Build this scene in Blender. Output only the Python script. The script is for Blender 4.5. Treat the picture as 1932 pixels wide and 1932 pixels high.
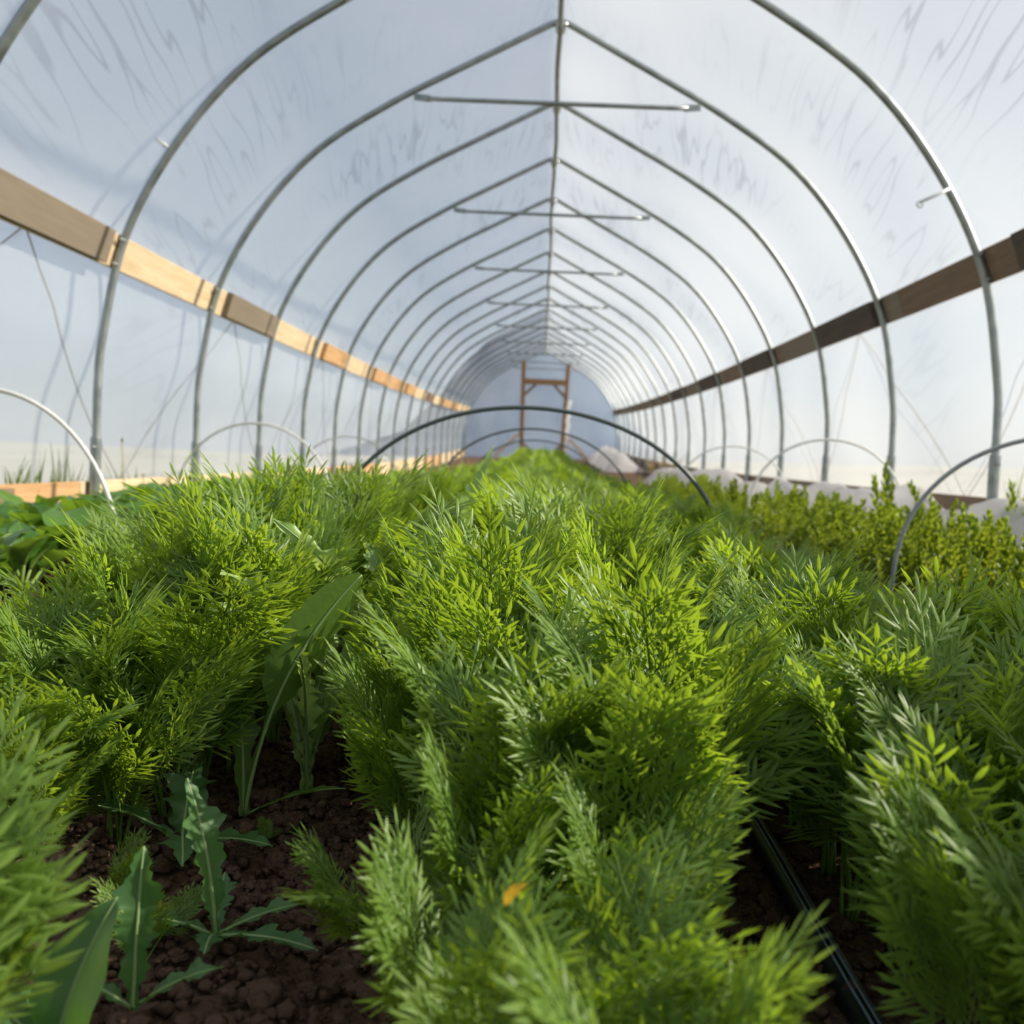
import bpy, math, random
import numpy as np
from mathutils import Vector, Matrix, noise

for o in list(bpy.data.objects):
    bpy.data.objects.remove(o)
scene = bpy.context.scene
COL = scene.collection
R = math.radians
PI = math.pi

# ------------------------------------------------------------------ camera
CAMH = 0.33
def cam_basis(yaw, pitch, roll):
    def f(d):
        c, s = math.cos(roll), math.sin(roll)
        d = (c*d[0]+s*d[1], -s*d[0]+c*d[1], d[2])
        c, s = math.cos(pitch), math.sin(pitch)
        d = (d[0], c*d[1]-s*d[2], s*d[1]+c*d[2])
        c, s = math.cos(yaw), math.sin(yaw)
        d = (c*d[0]-s*d[2], d[1], s*d[0]+c*d[2])
        return Vector((d[0], d[2], d[1]))
    return f((1, 0, 0)), f((0, 1, 0)), f((0, 0, 1))
rt, up, fw = cam_basis(R(1.459), R(2.655), R(-2.707))
cd = bpy.data.cameras.new('camera')
cam = bpy.data.objects.new('camera', cd)
COL.objects.link(cam)
M = Matrix((rt, up, -fw)).transposed().to_4x4()
M.translation = Vector((0.002, 0, CAMH))
cam.matrix_world = M
cd.sensor_width = 36
cd.sensor_fit = 'HORIZONTAL'
cd.lens = 36*1900/1932
cd.clip_start = 0.01
cd.dof.use_dof = True
cd.dof.focus_distance = 0.90
cd.dof.aperture_fstop = 8.6
scene.camera = cam

# ------------------------------------------------------------------ sky, sun, exposure
SUN_AZ, SUN_EL = 84, 35.5          # degrees right of the tunnel axis, above the horizon
w = bpy.data.worlds.new('sky'); scene.world = w; w.use_nodes = True
nt = w.node_tree
sky = nt.nodes.new('ShaderNodeTexSky')
sky.sky_type = 'NISHITA'
sky.sun_disc = False
sky.sun_elevation = R(SUN_EL)
sky.sun_rotation = R(SUN_AZ)
sky.air_density = 1.0
sky.dust_density = 1.0
sky.ozone_density = 1.2
bg = nt.nodes['Background']
hzmix = nt.nodes.new('ShaderNodeMix'); hzmix.data_type = 'RGBA'      # thin even haze over the whole sky
hzmix.inputs[0].default_value = 0.84
hzmix.inputs[7].default_value = (2.48, 2.76, 3.16, 1)
nt.links.new(sky.outputs[0], hzmix.inputs[6])
nt.links.new(hzmix.outputs[2], bg.inputs[0])
bg.inputs[1].default_value = 0.156
sl = bpy.data.lights.new('sun', 'SUN')
sl.energy = 7.6
sl.angle = R(0.6)
sl.color = (1.0, 0.90, 0.74)
so = bpy.data.objects.new('sun', sl); COL.objects.link(so)
sd = Vector((math.sin(R(SUN_AZ))*math.cos(R(SUN_EL)), math.cos(R(SUN_AZ))*math.cos(R(SUN_EL)), math.sin(R(SUN_EL))))
so.rotation_euler = sd.to_track_quat('Z', 'Y').to_euler()
so.location = sd*30
scene.view_settings.view_transform = 'Standard'
scene.view_settings.look = 'None'
scene.view_settings.gamma = 1.0
scene.view_settings.use_curve_mapping = False
scene.view_settings.exposure = 0.33
scene.cycles.use_denoising = True
scene.cycles.use_adaptive_sampling = True
scene.cycles.adaptive_threshold = 0.05
scene.cycles.adaptive_min_samples = 12
scene.cycles.max_bounces = 6
scene.cycles.diffuse_bounces = 3
scene.cycles.glossy_bounces = 2
scene.cycles.transmission_bounces = 5
scene.cycles.transparent_max_bounces = 8
scene.cycles.sample_clamp_indirect = 6
scene.cycles.caustics_reflective = False
scene.cycles.caustics_refractive = False

# ------------------------------------------------------------------ helpers
def G(y):                        # the tunnel climbs gently towards its far end
    return 0.00085*y*y if y > 0 else 0.0
def ground(x, y):                # soil level
    return 0.028*x + G(y)

def link(name, me, mat=None, parent=None):
    o = bpy.data.objects.new(name, me); COL.objects.link(o)
    if mat is not None and me is not None and len(me.materials) == 0:
        me.materials.append(mat)
    if parent is not None: o.parent = parent
    return o
def empty(name, loc=(0, 0, 0), rz=0):
    o = bpy.data.objects.new(name, None); COL.objects.link(o)
    o.empty_display_size = 0.05
    o.location = loc; o.rotation_euler = (0, 0, rz)
    return o
def tag(o, label=None, cat=None, group=None, kind=None):
    if label: o['label'] = label
    if cat: o['category'] = cat
    if group: o['group'] = group
    if kind: o['kind'] = kind
    return o
def mesh(name, v, f, smooth=True, mat=None):
    me = bpy.data.meshes.new(name)
    me.from_pydata([tuple(p) for p in v], [], [tuple(q) for q in f])
    if smooth: me.polygons.foreach_set('use_smooth', [True]*len(me.polygons))
    if mat is not None: me.materials.append(mat)
    me.update()
    return me
class MB:
    """collects vertices and faces of one mesh"""
    def __init__(s): s.v = []; s.f = []
    def add(s, v, f):
        n = len(s.v); s.v += [tuple(p) for p in v]; s.f += [tuple(i+n for i in q) for q in f]; return s
    def tube(s, pts, rad, sides=6, cap=True):
        pts = [Vector(p) for p in pts]
        if not hasattr(rad, '__len__'): rad = [rad]*len(pts)
        v, f = [], []
        ref = None
        for i, p in enumerate(pts):
            t = (pts[min(i+1, len(pts)-1)]-pts[max(i-1, 0)]).normalized()
            if ref is None:
                ref = Vector((0, 0, 1)) if abs(t.z) < 0.8 else Vector((1, 0, 0))
            a = (ref - t*ref.dot(t)).normalized(); b = t.cross(a); ref = a
            for k in range(sides):
                an = 2*PI*k/sides
                v.append(p+(a*math.cos(an)+b*math.sin(an))*rad[i])
        for i in range(len(pts)-1):
            for k in range(sides):
                k2 = (k+1) % sides
                f.append((i*sides+k, i*sides+k2, (i+1)*sides+k2, (i+1)*sides+k))
        if cap:
            f.append(tuple(range(sides))[::-1]); f.append(tuple((len(pts)-1)*sides+k for k in range(sides)))
        return s.add(v, f)
    def box(s, c, ax, ay, az, bev=0.0):
        """box about c with half-axis vectors ax, ay, az, edges chamfered by bev (fraction)"""
        c = Vector(c); ax = Vector(ax); ay = Vector(ay); az = Vector(az)
        v = []; f = []
        if bev <= 0:
            for i in (-1, 1):
                for j in (-1, 1):
                    for k in (-1, 1): v.append(c+ax*i+ay*j+az*k)
            f = [(0, 1, 3, 2), (4, 6, 7, 5), (0, 4, 5, 1), (2, 3, 7, 6), (0, 2, 6, 4), (1, 5, 7, 3)]
            return s.add(v, f)
        m = min(ax.length, ay.length, az.length)*bev
        ex, ey, ez = [1-m/q.length for q in (ax, ay, az)]
        idx = {}
        for i in (-1, 1):
            for j in (-1, 1):
                for k in (-1, 1):
                    for n, (a, b, d) in enumerate(((1, ey, ez), (ex, 1, ez), (ex, ey, 1))):
                        idx[i, j, k, n] = len(v); v.append(c+ax*i*a+ay*j*b+az*k*d)
        def q(*l): f.append(tuple(idx[t] for t in l))
        for i in (-1, 1):
            q((i, -1, -1, 0), (i, 1, -1, 0), (i, 1, 1, 0), (i, -1, 1, 0))
            q((-1, i, -1, 1), (1, i, -1, 1), (1, i, 1, 1), (-1, i, 1, 1))
            q((-1, -1, i, 2), (1, -1, i, 2), (1, 1, i, 2), (-1, 1, i, 2))
            for j in (-1, 1):
                q((i, j, -1, 0), (i, j, 1, 0), (i, j, 1, 1), (i, j, -1, 1))
                q((i, -1, j, 0), (i, 1, j, 0), (i, 1, j, 2), (i, -1, j, 2))
                q((-1, i, j, 1), (1, i, j, 1), (1, i, j, 2), (-1, i, j, 2))
                for k in (-1, 1): q((i, j, k, 0), (i, j, k, 1), (i, j, k, 2))
        return s.add(v, f)
    def mesh(s, name, smooth=True, mat=None): return mesh(name, s.v, s.f, smooth, mat)
    def build(s, name, mat, parent=None, smooth=True): return link(name, s.mesh(name, smooth, mat), None, parent)

def nodes(name):
    m = bpy.data.materials.new(name); m.use_nodes = True
    n = m.node_tree; n.nodes.clear()
    out = n.nodes.new('ShaderNodeOutputMaterial')
    def N(t, **k):
        x = n.nodes.new('ShaderNode'+t)
        for a, b in k.items():
            if a.startswith('i_'):
                key = a[2:]
                x.inputs[int(key) if key.isdigit() else key.replace('_', ' ')].default_value = b
            else: setattr(x, a, b)
        return x
    def Lk(a, b): n.links.new(a, b)
    return m, N, Lk, out
def ramp(N, stops, interp='LINEAR'):
    r = N('ValToRGB'); r.color_ramp.interpolation = interp
    el = r.color_ramp.elements
    while len(el) < len(stops): el.new(0.5)
    for e, (p, c) in zip(el, stops):
        e.position = p; e.color = (c, c, c, 1) if not hasattr(c, '__len__') else (*c, 1)
    return r

# ------------------------------------------------------------------ materials
def leaf_material(name, base, base2, trans, mix=0.45, rough=0.42, spec=0.4, vein=0.0):
    m, N, L, out = nodes(name)
    oi = N('ObjectInfo'); tc = N('TexCoord')
    nz = N('TexNoise', i_Scale=18.0, i_Detail=2.0); L(tc.outputs['Object'], nz.inputs['Vector'])
    ad = N('Math', operation='ADD'); L(oi.outputs['Random'], ad.inputs[0]); L(nz.outputs[0], ad.inputs[1])
    ml = N('Math', operation='MULTIPLY', i_1=0.5); L(ad.outputs[0], ml.inputs[0])
    cr = ramp(N, [(0.2, base), (0.75, base2)]); L(ml.outputs[0], cr.inputs[0])
    tr = ramp(N, [(0.2, [c*0.72 for c in trans]), (0.8, trans)]); L(ml.outputs[0], tr.inputs[0])
    p = N('BsdfPrincipled', i_Roughness=rough); p.inputs['Specular IOR Level'].default_value = spec
    L(cr.outputs[0], p.inputs['Base Color'])
    if vein > 0:
        nb = N('TexNoise', i_Scale=160.0, i_Detail=2.0); L(tc.outputs['Object'], nb.inputs['Vector'])
        bp = N('Bump', i_Strength=vein, i_Distance=0.001); L(nb.outputs[0], bp.inputs['Height']); L(bp.outputs[0], p.inputs['Normal'])
    t = N('BsdfTranslucent'); L(tr.outputs[0], t.inputs[0])
    mx = N('MixShader', i_0=mix); L(p.outputs[0], mx.inputs[1]); L(t.outputs[0], mx.inputs[2])
    L(mx.outputs[0], out.inputs[0])
    return m
MAT = {}
MAT['carrot'] = leaf_material('carrot_leaf', (0.125, 0.220, 0.042), (0.210, 0.325, 0.065), (0.47, 0.66, 0.035), 0.48, 0.40, 0.45)
MAT['stalk'] = leaf_material('carrot_stalk', (0.14, 0.26, 0.045), (0.20, 0.34, 0.065), (0.40, 0.55, 0.08), 0.25, 0.38, 0.45)
MAT['far_carrot'] = MAT['carrot']
MAT['thistle'] = leaf_material('thistle_leaf', (0.060, 0.150, 0.050), (0.095, 0.205, 0.065), (0.20, 0.40, 0.04), 0.32, 0.45, 0.4, 0.5)
MAT['lettuce'] = leaf_material('lettuce_leaf', (0.075, 0.145, 0.028), (0.11, 0.20, 0.04), (0.30, 0.46, 0.03), 0.4, 0.45, 0.4, 0.5)
MAT['pale'] = leaf_material('pale_frilly_leaf', (0.27, 0.43, 0.12), (0.40, 0.56, 0.19), (0.58, 0.76, 0.16), 0.45, 0.40, 0.5, 0.8)
MAT['midrib'] = leaf_material('leaf_midrib', (0.26, 0.40, 0.15), (0.34, 0.46, 0.20), (0.4, 0.55, 0.15), 0.25)
MAT['spinach'] = leaf_material('broad_greens_leaf', (0.055, 0.150, 0.028), (0.105, 0.230, 0.040), (0.30, 0.50, 0.035), 0.36, 0.36, 0.5, 0.3)
MAT['petiole'] = leaf_material('pale_petiole', (0.28, 0.42, 0.10), (0.36, 0.50, 0.14), (0.5, 0.62, 0.12), 0.3)
MAT['herb'] = leaf_material('bushy_herb_leaf', (0.120, 0.205, 0.030), (0.210, 0.300, 0.045), (0.52, 0.62, 0.035), 0.45, 0.42, 0.4)
MAT['grass'] = leaf_material('grass_blade', (0.10, 0.18, 0.045), (0.20, 0.26, 0.085), (0.36, 0.46, 0.10), 0.40)
MAT['dry'] = leaf_material('dry_stem', (0.36, 0.28, 0.13), (0.42, 0.34, 0.18), (0.45, 0.36, 0.16), 0.25)
MAT['yellow'] = leaf_material('yellow_petal', (0.80, 0.52, 0.02), (0.85, 0.60, 0.03), (0.8, 0.55, 0.02), 0.35)
MAT['orange'] = leaf_material('orange_petal', (1.0, 0.50, 0.02), (1.0, 0.58, 0.03), (1.0, 0.60, 0.02), 0.5)

def soil_material():
    m, N, L, out = nodes('red_brown_soil')
    tc = N('TexCoord')
    n1 = N('TexNoise', i_Scale=3.0, i_Detail=6.0, i_Roughness=0.7); L(tc.outputs['Object'], n1.inputs['Vector'])
    n2 = N('TexNoise', i_Scale=90.0, i_Detail=5.0, i_Roughness=0.75); L(tc.outputs['Object'], n2.inputs['Vector'])
    vo = N('TexVoronoi', i_Scale=140.0); L(tc.outputs['Object'], vo.inputs['Vector'])
    mm = N('Math', operation='ADD'); L(n1.outputs[0], mm.inputs[0]); L(n2.outputs[0], mm.inputs[1])
    m2 = N('Math', operation='MULTIPLY', i_1=0.5); L(mm.outputs[0], m2.inputs[0])
    cr = ramp(N, [(0.30, (0.065, 0.036, 0.026)), (0.52, (0.140, 0.082, 0.058)), (0.72, (0.240, 0.155, 0.118))]); L(m2.outputs[0], cr.inputs[0])
    p = N('BsdfPrincipled', i_Roughness=0.95); p.inputs['Specular IOR Level'].default_value = 0.15
    L(cr.outputs[0], p.inputs['Base Color'])
    hs = N('Math', operation='SUBTRACT'); L(n2.outputs[0], hs.inputs[0]); L(vo.outputs['Distance'], hs.inputs[1])
    bp = N('Bump', i_Strength=0.9, i_Distance=0.006); L(hs.outputs[0], bp.inputs['Height']); L(bp.outputs[0], p.inputs['Normal'])
    L(p.outputs[0], out.inputs[0]); return m
MAT['soil'] = soil_material()

def outside_ground():
    m, N, L, out = nodes('outside_grassland')
    tc = N('TexCoord')
    n1 = N('TexNoise', i_Scale=0.4, i_Detail=6.0); L(tc.outputs['Object'], n1.inputs['Vector'])
    cr = ramp(N, [(0.35, (0.24, 0.245, 0.22)), (0.65, (0.31, 0.31, 0.28))]); L(n1.outputs[0], cr.inputs[0])
    p = N('BsdfPrincipled', i_Roughness=1.0); L(cr.outputs[0], p.inputs['Base Color']); L(p.outputs[0], out.inputs[0]); return m
MAT['outside'] = outside_ground()
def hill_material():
    m, N, L, out = nodes('haze_tinted_hill')
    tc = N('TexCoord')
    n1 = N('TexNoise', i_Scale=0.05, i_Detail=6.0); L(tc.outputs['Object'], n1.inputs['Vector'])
    cr = ramp(N, [(0.35, (0.060, 0.095, 0.150)), (0.65, (0.085, 0.125, 0.185))]); L(n1.outputs[0], cr.inputs[0])  # bluish haze put into the hill's base colour
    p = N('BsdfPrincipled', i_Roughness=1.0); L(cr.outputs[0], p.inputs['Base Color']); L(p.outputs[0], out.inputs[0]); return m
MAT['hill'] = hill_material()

def film_material(name, clear=0.30, tint=(0.93, 0.95, 0.97), streak=0.8):
    """greenhouse film: part clear, part scattering; UV = (arc length, distance) in metres"""
    m, N, L, out = nodes(name)
    uv = N('UVMap')
    sp = N('SeparateXYZ'); L(uv.outputs[0], sp.inputs[0])
    sh = N('Math', operation='MULTIPLY_ADD', i_1=-0.16); L(sp.outputs[1], sh.inputs[0]); L(sp.outputs[0], sh.inputs[2])
    mu = N('Math', operation='MULTIPLY', i_1=12.0); L(sh.outputs[0], mu.inputs[0])
    mp = N('CombineXYZ'); L(mu.outputs[0], mp.inputs[0]); L(sp.outputs[1], mp.inputs[1])
    nz = N('TexNoise', i_Scale=1.0, i_Detail=1.0, i_Roughness=0.5); L(mp.outputs[0], nz.inputs['Vector'])
    sb = N('Math', operation='SUBTRACT', i_1=0.5); L(nz.outputs[0], sb.inputs[0])
    ab = N('Math', operation='ABSOLUTE'); L(sb.outputs[0], ab.inputs[0])
    line = ramp(N, [(0.0, 1.0), (0.035, 0.0)], 'EASE'); L(ab.outputs[0], line.inputs[0])
    pt = N('TexNoise', i_Scale=0.9, i_Detail=0.0); L(uv.outputs[0], pt.inputs['Vector'])
    ptr = ramp(N, [(0.44, 0.0), (0.70, 1.0)]); L(pt.outputs[0], ptr.inputs[0])
    st = N('Math', operation='MULTIPLY'); L(line.outputs[0], st.inputs[0]); L(ptr.outputs[0], st.inputs[1])
    hzr = ramp(N, [(0.3, clear-0.05), (0.7, clear+0.05)]); L(pt.outputs[0], hzr.inputs[0])
    col = N('Mix', data_type='RGBA'); col.inputs[6].default_value = (*tint, 1); col.inputs[7].default_value = (0.66, 0.67, 0.70, 1)
    sc = N('Math', operation='MULTIPLY', i_1=streak); L(st.outputs[0], sc.inputs[0]); L(sc.outputs[0], col.inputs[0])
    tl = N('BsdfTranslucent'); L(col.outputs[2], tl.inputs[0])
    df = N('BsdfDiffuse'); L(col.outputs[2], df.inputs[0])
    m0 = N('MixShader', i_0=0.50); L(tl.outputs[0], m0.inputs[1]); L(df.outputs[0], m0.inputs[2])
    tp = N('BsdfTransparent'); L(col.outputs[2], tp.inputs[0])
    m1 = N('MixShader'); L(hzr.outputs[0], m1.inputs[0]); L(m0.outputs[0], m1.inputs[1]); L(tp.outputs[0], m1.inputs[2])
    gl = N('BsdfGlossy', i_Roughness=0.28)
    m2 = N('MixShader', i_0=0.045); L(m1.outputs[0], m2.inputs[1]); L(gl.outputs[0], m2.inputs[2])
    L(m2.outputs[0], out.inputs[0])
    return m
MAT['film'] = film_material('greenhouse_film', 0.72)
MAT['film_side'] = film_material('side_wall_film', 0.72, streak=0.22)
MAT['film_end'] = film_material('end_wall_film', 0.70, (0.86, 0.90, 0.97))

def metal_material():
    m, N, L, out = nodes('galvanized_steel')
    tc = N('TexCoord')
    n1 = N('TexNoise', i_Scale=14.0, i_Detail=4.0); L(tc.outputs['Object'], n1.inputs['Vector'])
    cr = ramp(N, [(0.3, (0.25, 0.28, 0.275)), (0.7, (0.39, 0.42, 0.415))]); L(n1.outputs[0], cr.inputs[0])
    rr = ramp(N, [(0.3, 0.34), (0.7, 0.48)]); L(n1.outputs[0], rr.inputs[0])
    p = N('BsdfPrincipled', i_Metallic=0.75); L(cr.outputs[0], p.inputs['Base Color']); L(rr.outputs[0], p.inputs['Roughness'])
    L(p.outputs[0], out.inputs[0]); return m
MAT['steel'] = metal_material()
def plain(name, c, rough=0.5, metal=0.0, var=0.12):
    m, N, L, out = nodes(name)
    tc = N('TexCoord'); n1 = N('TexNoise', i_Scale=25.0, i_Detail=3.0); L(tc.outputs['Object'], n1.inputs['Vector'])
    cr = ramp(N, [(0.3, [q*(1-var) for q in c]), (0.7, [min(1, q*(1+var)) for q in c])]); L(n1.outputs[0], cr.inputs[0])
    p = N('BsdfPrincipled', i_Roughness=rough, i_Metallic=metal); L(cr.outputs[0], p.inputs['Base Color']); L(p.outputs[0], out.inputs[0]); return m
MAT['bolt'] = plain('bright_zinc', (0.62, 0.62, 0.60), 0.3, 0.9)
MAT['bolt_dull'] = plain('dull_zinc', (0.34, 0.35, 0.35), 0.5, 0.7)
MAT['hoop_white'] = plain('sunlit_white_pipe', (0.70, 0.70, 0.67), 0.4)  # sunlight put into the colour; same pipe as the grey one
MAT['hoop_grey'] = plain('shaded_grey_pipe', (0.24, 0.26, 0.26), 0.45)  # same pipe as the white one, in its shaded tone
MAT['hoop_dark'] = plain('dark_poly_pipe', (0.075, 0.095, 0.095), 0.4)
MAT['tape'] = plain('black_drip_tape', (0.012, 0.014, 0.017), 0.38)
MAT['stripe'] = plain('pale_blue_stripe', (0.22, 0.29, 0.36), 0.45)
MAT['cord'] = plain('lacing_cord', (0.20, 0.19, 0.18), 0.8)
MAT['clip'] = plain('clear_clip', (0.62, 0.66, 0.66), 0.25)
def sheet_material():
    m, N, L, out = nodes('white_plastic_sheet')
    p = N('BsdfPrincipled', i_Roughness=0.4); p.inputs['Base Color'].default_value = (0.90, 0.90, 0.91, 1)
    t = N('BsdfTranslucent'); t.inputs[0].default_value = (0.93, 0.93, 0.94, 1)
    mx = N('MixShader', i_0=0.7); L(p.outputs[0], mx.inputs[1]); L(t.outputs[0], mx.inputs[2]); L(mx.outputs[0], out.inputs[0]); return m
MAT['sheet'] = sheet_material()
def wood_material(name, dark, light, weather=0.0, grey=(0.25, 0.22, 0.18)):
    m, N, L, out = nodes(name)
    tc = N('TexCoord'); oi = N('ObjectInfo')
    mp = N('Mapping'); mp.inputs['Scale'].default_value = (16, 1.1, 16); L(tc.outputs['Object'], mp.inputs[0])
    cb = N('CombineXYZ'); k = N('Math', operation='MULTIPLY', i_1=37.0); L(oi.outputs['Random'], k.inputs[0]); L(k.outputs[0], cb.inputs[1]); L(cb.outputs[0], mp.inputs['Location'])
    n1 = N('TexNoise', i_Scale=2.0, i_Detail=6.0, i_Roughness=0.65, i_Distortion=1.2); L(mp.outputs[0], n1.inputs['Vector'])
    cr = ramp(N, [(0.32, dark), (0.68, light)]); L(n1.outputs[0], cr.inputs[0])
    n2 = N('TexNoise', i_Scale=1.6, i_Detail=5.0); L(tc.outputs['Object'], n2.inputs['Vector'])
    wr = ramp(N, [(0.45-weather*0.4, 0.0), (0.62-weather*0.4, weather)]); L(n2.outputs[0], wr.inputs[0])
    gx = N('Mix', data_type='RGBA'); L(wr.outputs[0], gx.inputs[0]); L(cr.outputs[0], gx.inputs[6]); gx.inputs[7].default_value = (*grey, 1)
    p = N('BsdfPrincipled', i_Roughness=0.8); p.inputs['Specular IOR Level'].default_value = 0.25
    L(gx.outputs[2], p.inputs['Base Color'])
    bp = N('Bump', i_Strength=0.3, i_Distance=0.003); L(n1.outputs[0], bp.inputs['Height']); L(bp.outputs[0], p.inputs['Normal'])
    L(p.outputs[0], out.inputs[0]); return m
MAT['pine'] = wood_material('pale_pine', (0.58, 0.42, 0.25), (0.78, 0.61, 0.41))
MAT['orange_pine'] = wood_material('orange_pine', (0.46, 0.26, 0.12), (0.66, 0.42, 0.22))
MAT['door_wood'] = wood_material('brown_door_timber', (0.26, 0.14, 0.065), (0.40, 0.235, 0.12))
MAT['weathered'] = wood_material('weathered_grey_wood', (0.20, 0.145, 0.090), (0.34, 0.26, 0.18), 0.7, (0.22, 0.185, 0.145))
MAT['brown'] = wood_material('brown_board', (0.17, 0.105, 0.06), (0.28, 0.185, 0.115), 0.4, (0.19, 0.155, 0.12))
MAT['shade_wood'] = wood_material('shade_darkened_board', (0.060, 0.045, 0.035), (0.13, 0.095, 0.07), 0.3, (0.10, 0.09, 0.08))  # shade of the right hip board put into the wood colour

# ------------------------------------------------------------------ tunnel profile
PROF = [(1.868, -0.62), (1.864, -0.40), (1.858, -0.15), (1.856, 0.024), (1.856, 0.24), (1.840, 0.446), (1.756, 0.860), (1.550, 1.252), (1.260, 1.590),
        (0.880, 1.850), (0.470, 2.072), (0.075, 2.278), (0.0, 2.309)]
def catmull(P, n):
    P = [Vector(p) for p in P]; out = []
    for i in range(len(P)-1):
        p0 = P[i-1] if i else P[0]*2-P[1]
        p1, p2 = P[i], P[i+1]
        p3 = P[i+2] if i+2 < len(P) else P[-1]*2-P[-2]
        for k in range(n):
            u = k/n
            out.append(0.5*(2*p1+u*(p2-p0+u*(2*p0-5*p1+4*p2-p3+u*(3*(p1-p2)+p3-p0)))))
    out.append(P[-1]); return out
half = catmull(PROF[:-2], 6)[:-1] + [Vector(PROF[-2]), Vector((0.045, 2.293)), Vector((0.018, 2.302)), Vector((0, 2.304))]
half = [Vector((p[0], p[1]+CAMH)) for p in half]                  # x outward, z above the soil at the camera
full = [Vector((-p[0], p[1])) for p in half] + [Vector((p[0], p[1])) for p in half[-2::-1]]
S = 1.22; Y1 = 4.171
def hoop_y(n): return Y1+(n-1)*S
NEND = 18
HIP = {-1: 0.7874+CAMH, 1: 0.8727+CAMH}
BASE_TOP = {-1: 0.165, 1: 0.272}
def prof_x(z):
    for a, b in zip(half[:-1], half[1:]):
        if a[1] <= z <= b[1]:
            return a[0]+(b[0]-a[0])*(z-a[1])/(b[1]-a[1])
    return half[0][0]
def prof_tan(z):
    d = Vector((prof_x(z+0.05)-prof_x(z-0.05), 0.1)).normalized(); return d   # (dx outward, dz)

# ------------------------------------------------------------------ soil floor and outside ground
def build_floor():
    xs = np.unique(np.round(np.concatenate([np.arange(-2.0, -0.6, 0.05), np.arange(-0.6, 1.1, 0.0105), np.arange(1.1, 2.02, 0.05)]), 4))
    ys = [-4.0, -2.0, -0.5, 0.2]; y = 0.3; st = 0.009
    while y < 26.5:
        ys.append(y); y += st
        if y > 1.4: st *= 1.045
    v = []
    for yy in ys:
        for x in xs:
            z = ground(x, yy)
            if yy < 9:
                a = noise.noise(Vector((x*9, yy*9, 0)))*0.012+noise.noise(Vector((x*30, yy*30, 4)))*0.006
                if yy < 2.5: a += noise.turbulence(Vector((x*80, yy*80, 9)), 2, False)*0.005
                z += a
            for rx in (-0.34, 0.02, 0.37): z += 0.018*math.exp(-((x-rx)/0.1)**2)
            z -= 0.02*math.exp(-((x-0.78)/0.16)**2)
            v.append((x, yy, z))
    nx = len(xs); f = []
    for j in range(len(ys)-1):
        for i in range(nx-1): f.append((j*nx+i, j*nx+i+1, (j+1)*nx+i+1, (j+1)*nx+i))
    o = link('floor', mesh('floor', v, f, True, MAT['soil']))
    tag(o, 'dark red-brown crumbly garden soil of the tunnel beds', kind='structure')
build_floor()
def build_outside():
    ys = [-60, -20, -4, 0, 8, 16, 20, 24, 28, 40, 80, 200, 400]
    xs = [-300, -60, -12, -2.05, 2.05, 12, 60, 300]
    v = []; f = []
    for y in ys:
        for x in xs:
            ax = abs(x)
            v.append((x, y, G(min(max(y, 0), 26))+0.028*max(-12, min(12, x))-0.03-(0.10 if ax < 2.1 and y < 26 else 0)))
    for j in range(len(ys)-1):
        for i in range(len(xs)-1):
            a = j*len(xs)+i; f.append((a, a+1, a+1+len(xs), a+len(xs)))
    o = link('ground', mesh('ground', v, f, False, MAT['outside'])); tag(o, 'open grassland outside the tunnel', kind='structure')
    v = []; f = []; nx, ny = 50, 8  # unseen hill, added behind the end wall to darken its film
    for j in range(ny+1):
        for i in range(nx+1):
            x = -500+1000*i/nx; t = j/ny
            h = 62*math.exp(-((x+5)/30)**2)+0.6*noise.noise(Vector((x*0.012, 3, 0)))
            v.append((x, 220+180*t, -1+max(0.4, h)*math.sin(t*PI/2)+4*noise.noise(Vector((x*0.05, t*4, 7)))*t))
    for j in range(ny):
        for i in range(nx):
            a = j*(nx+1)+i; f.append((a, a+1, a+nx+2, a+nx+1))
    o = link('added_hill', mesh('added_hill', v, f, True, MAT['hill'])); tag(o, 'added dark bluish hill beyond the far end, darkening the end wall film', kind='structure')
build_outside()

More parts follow.
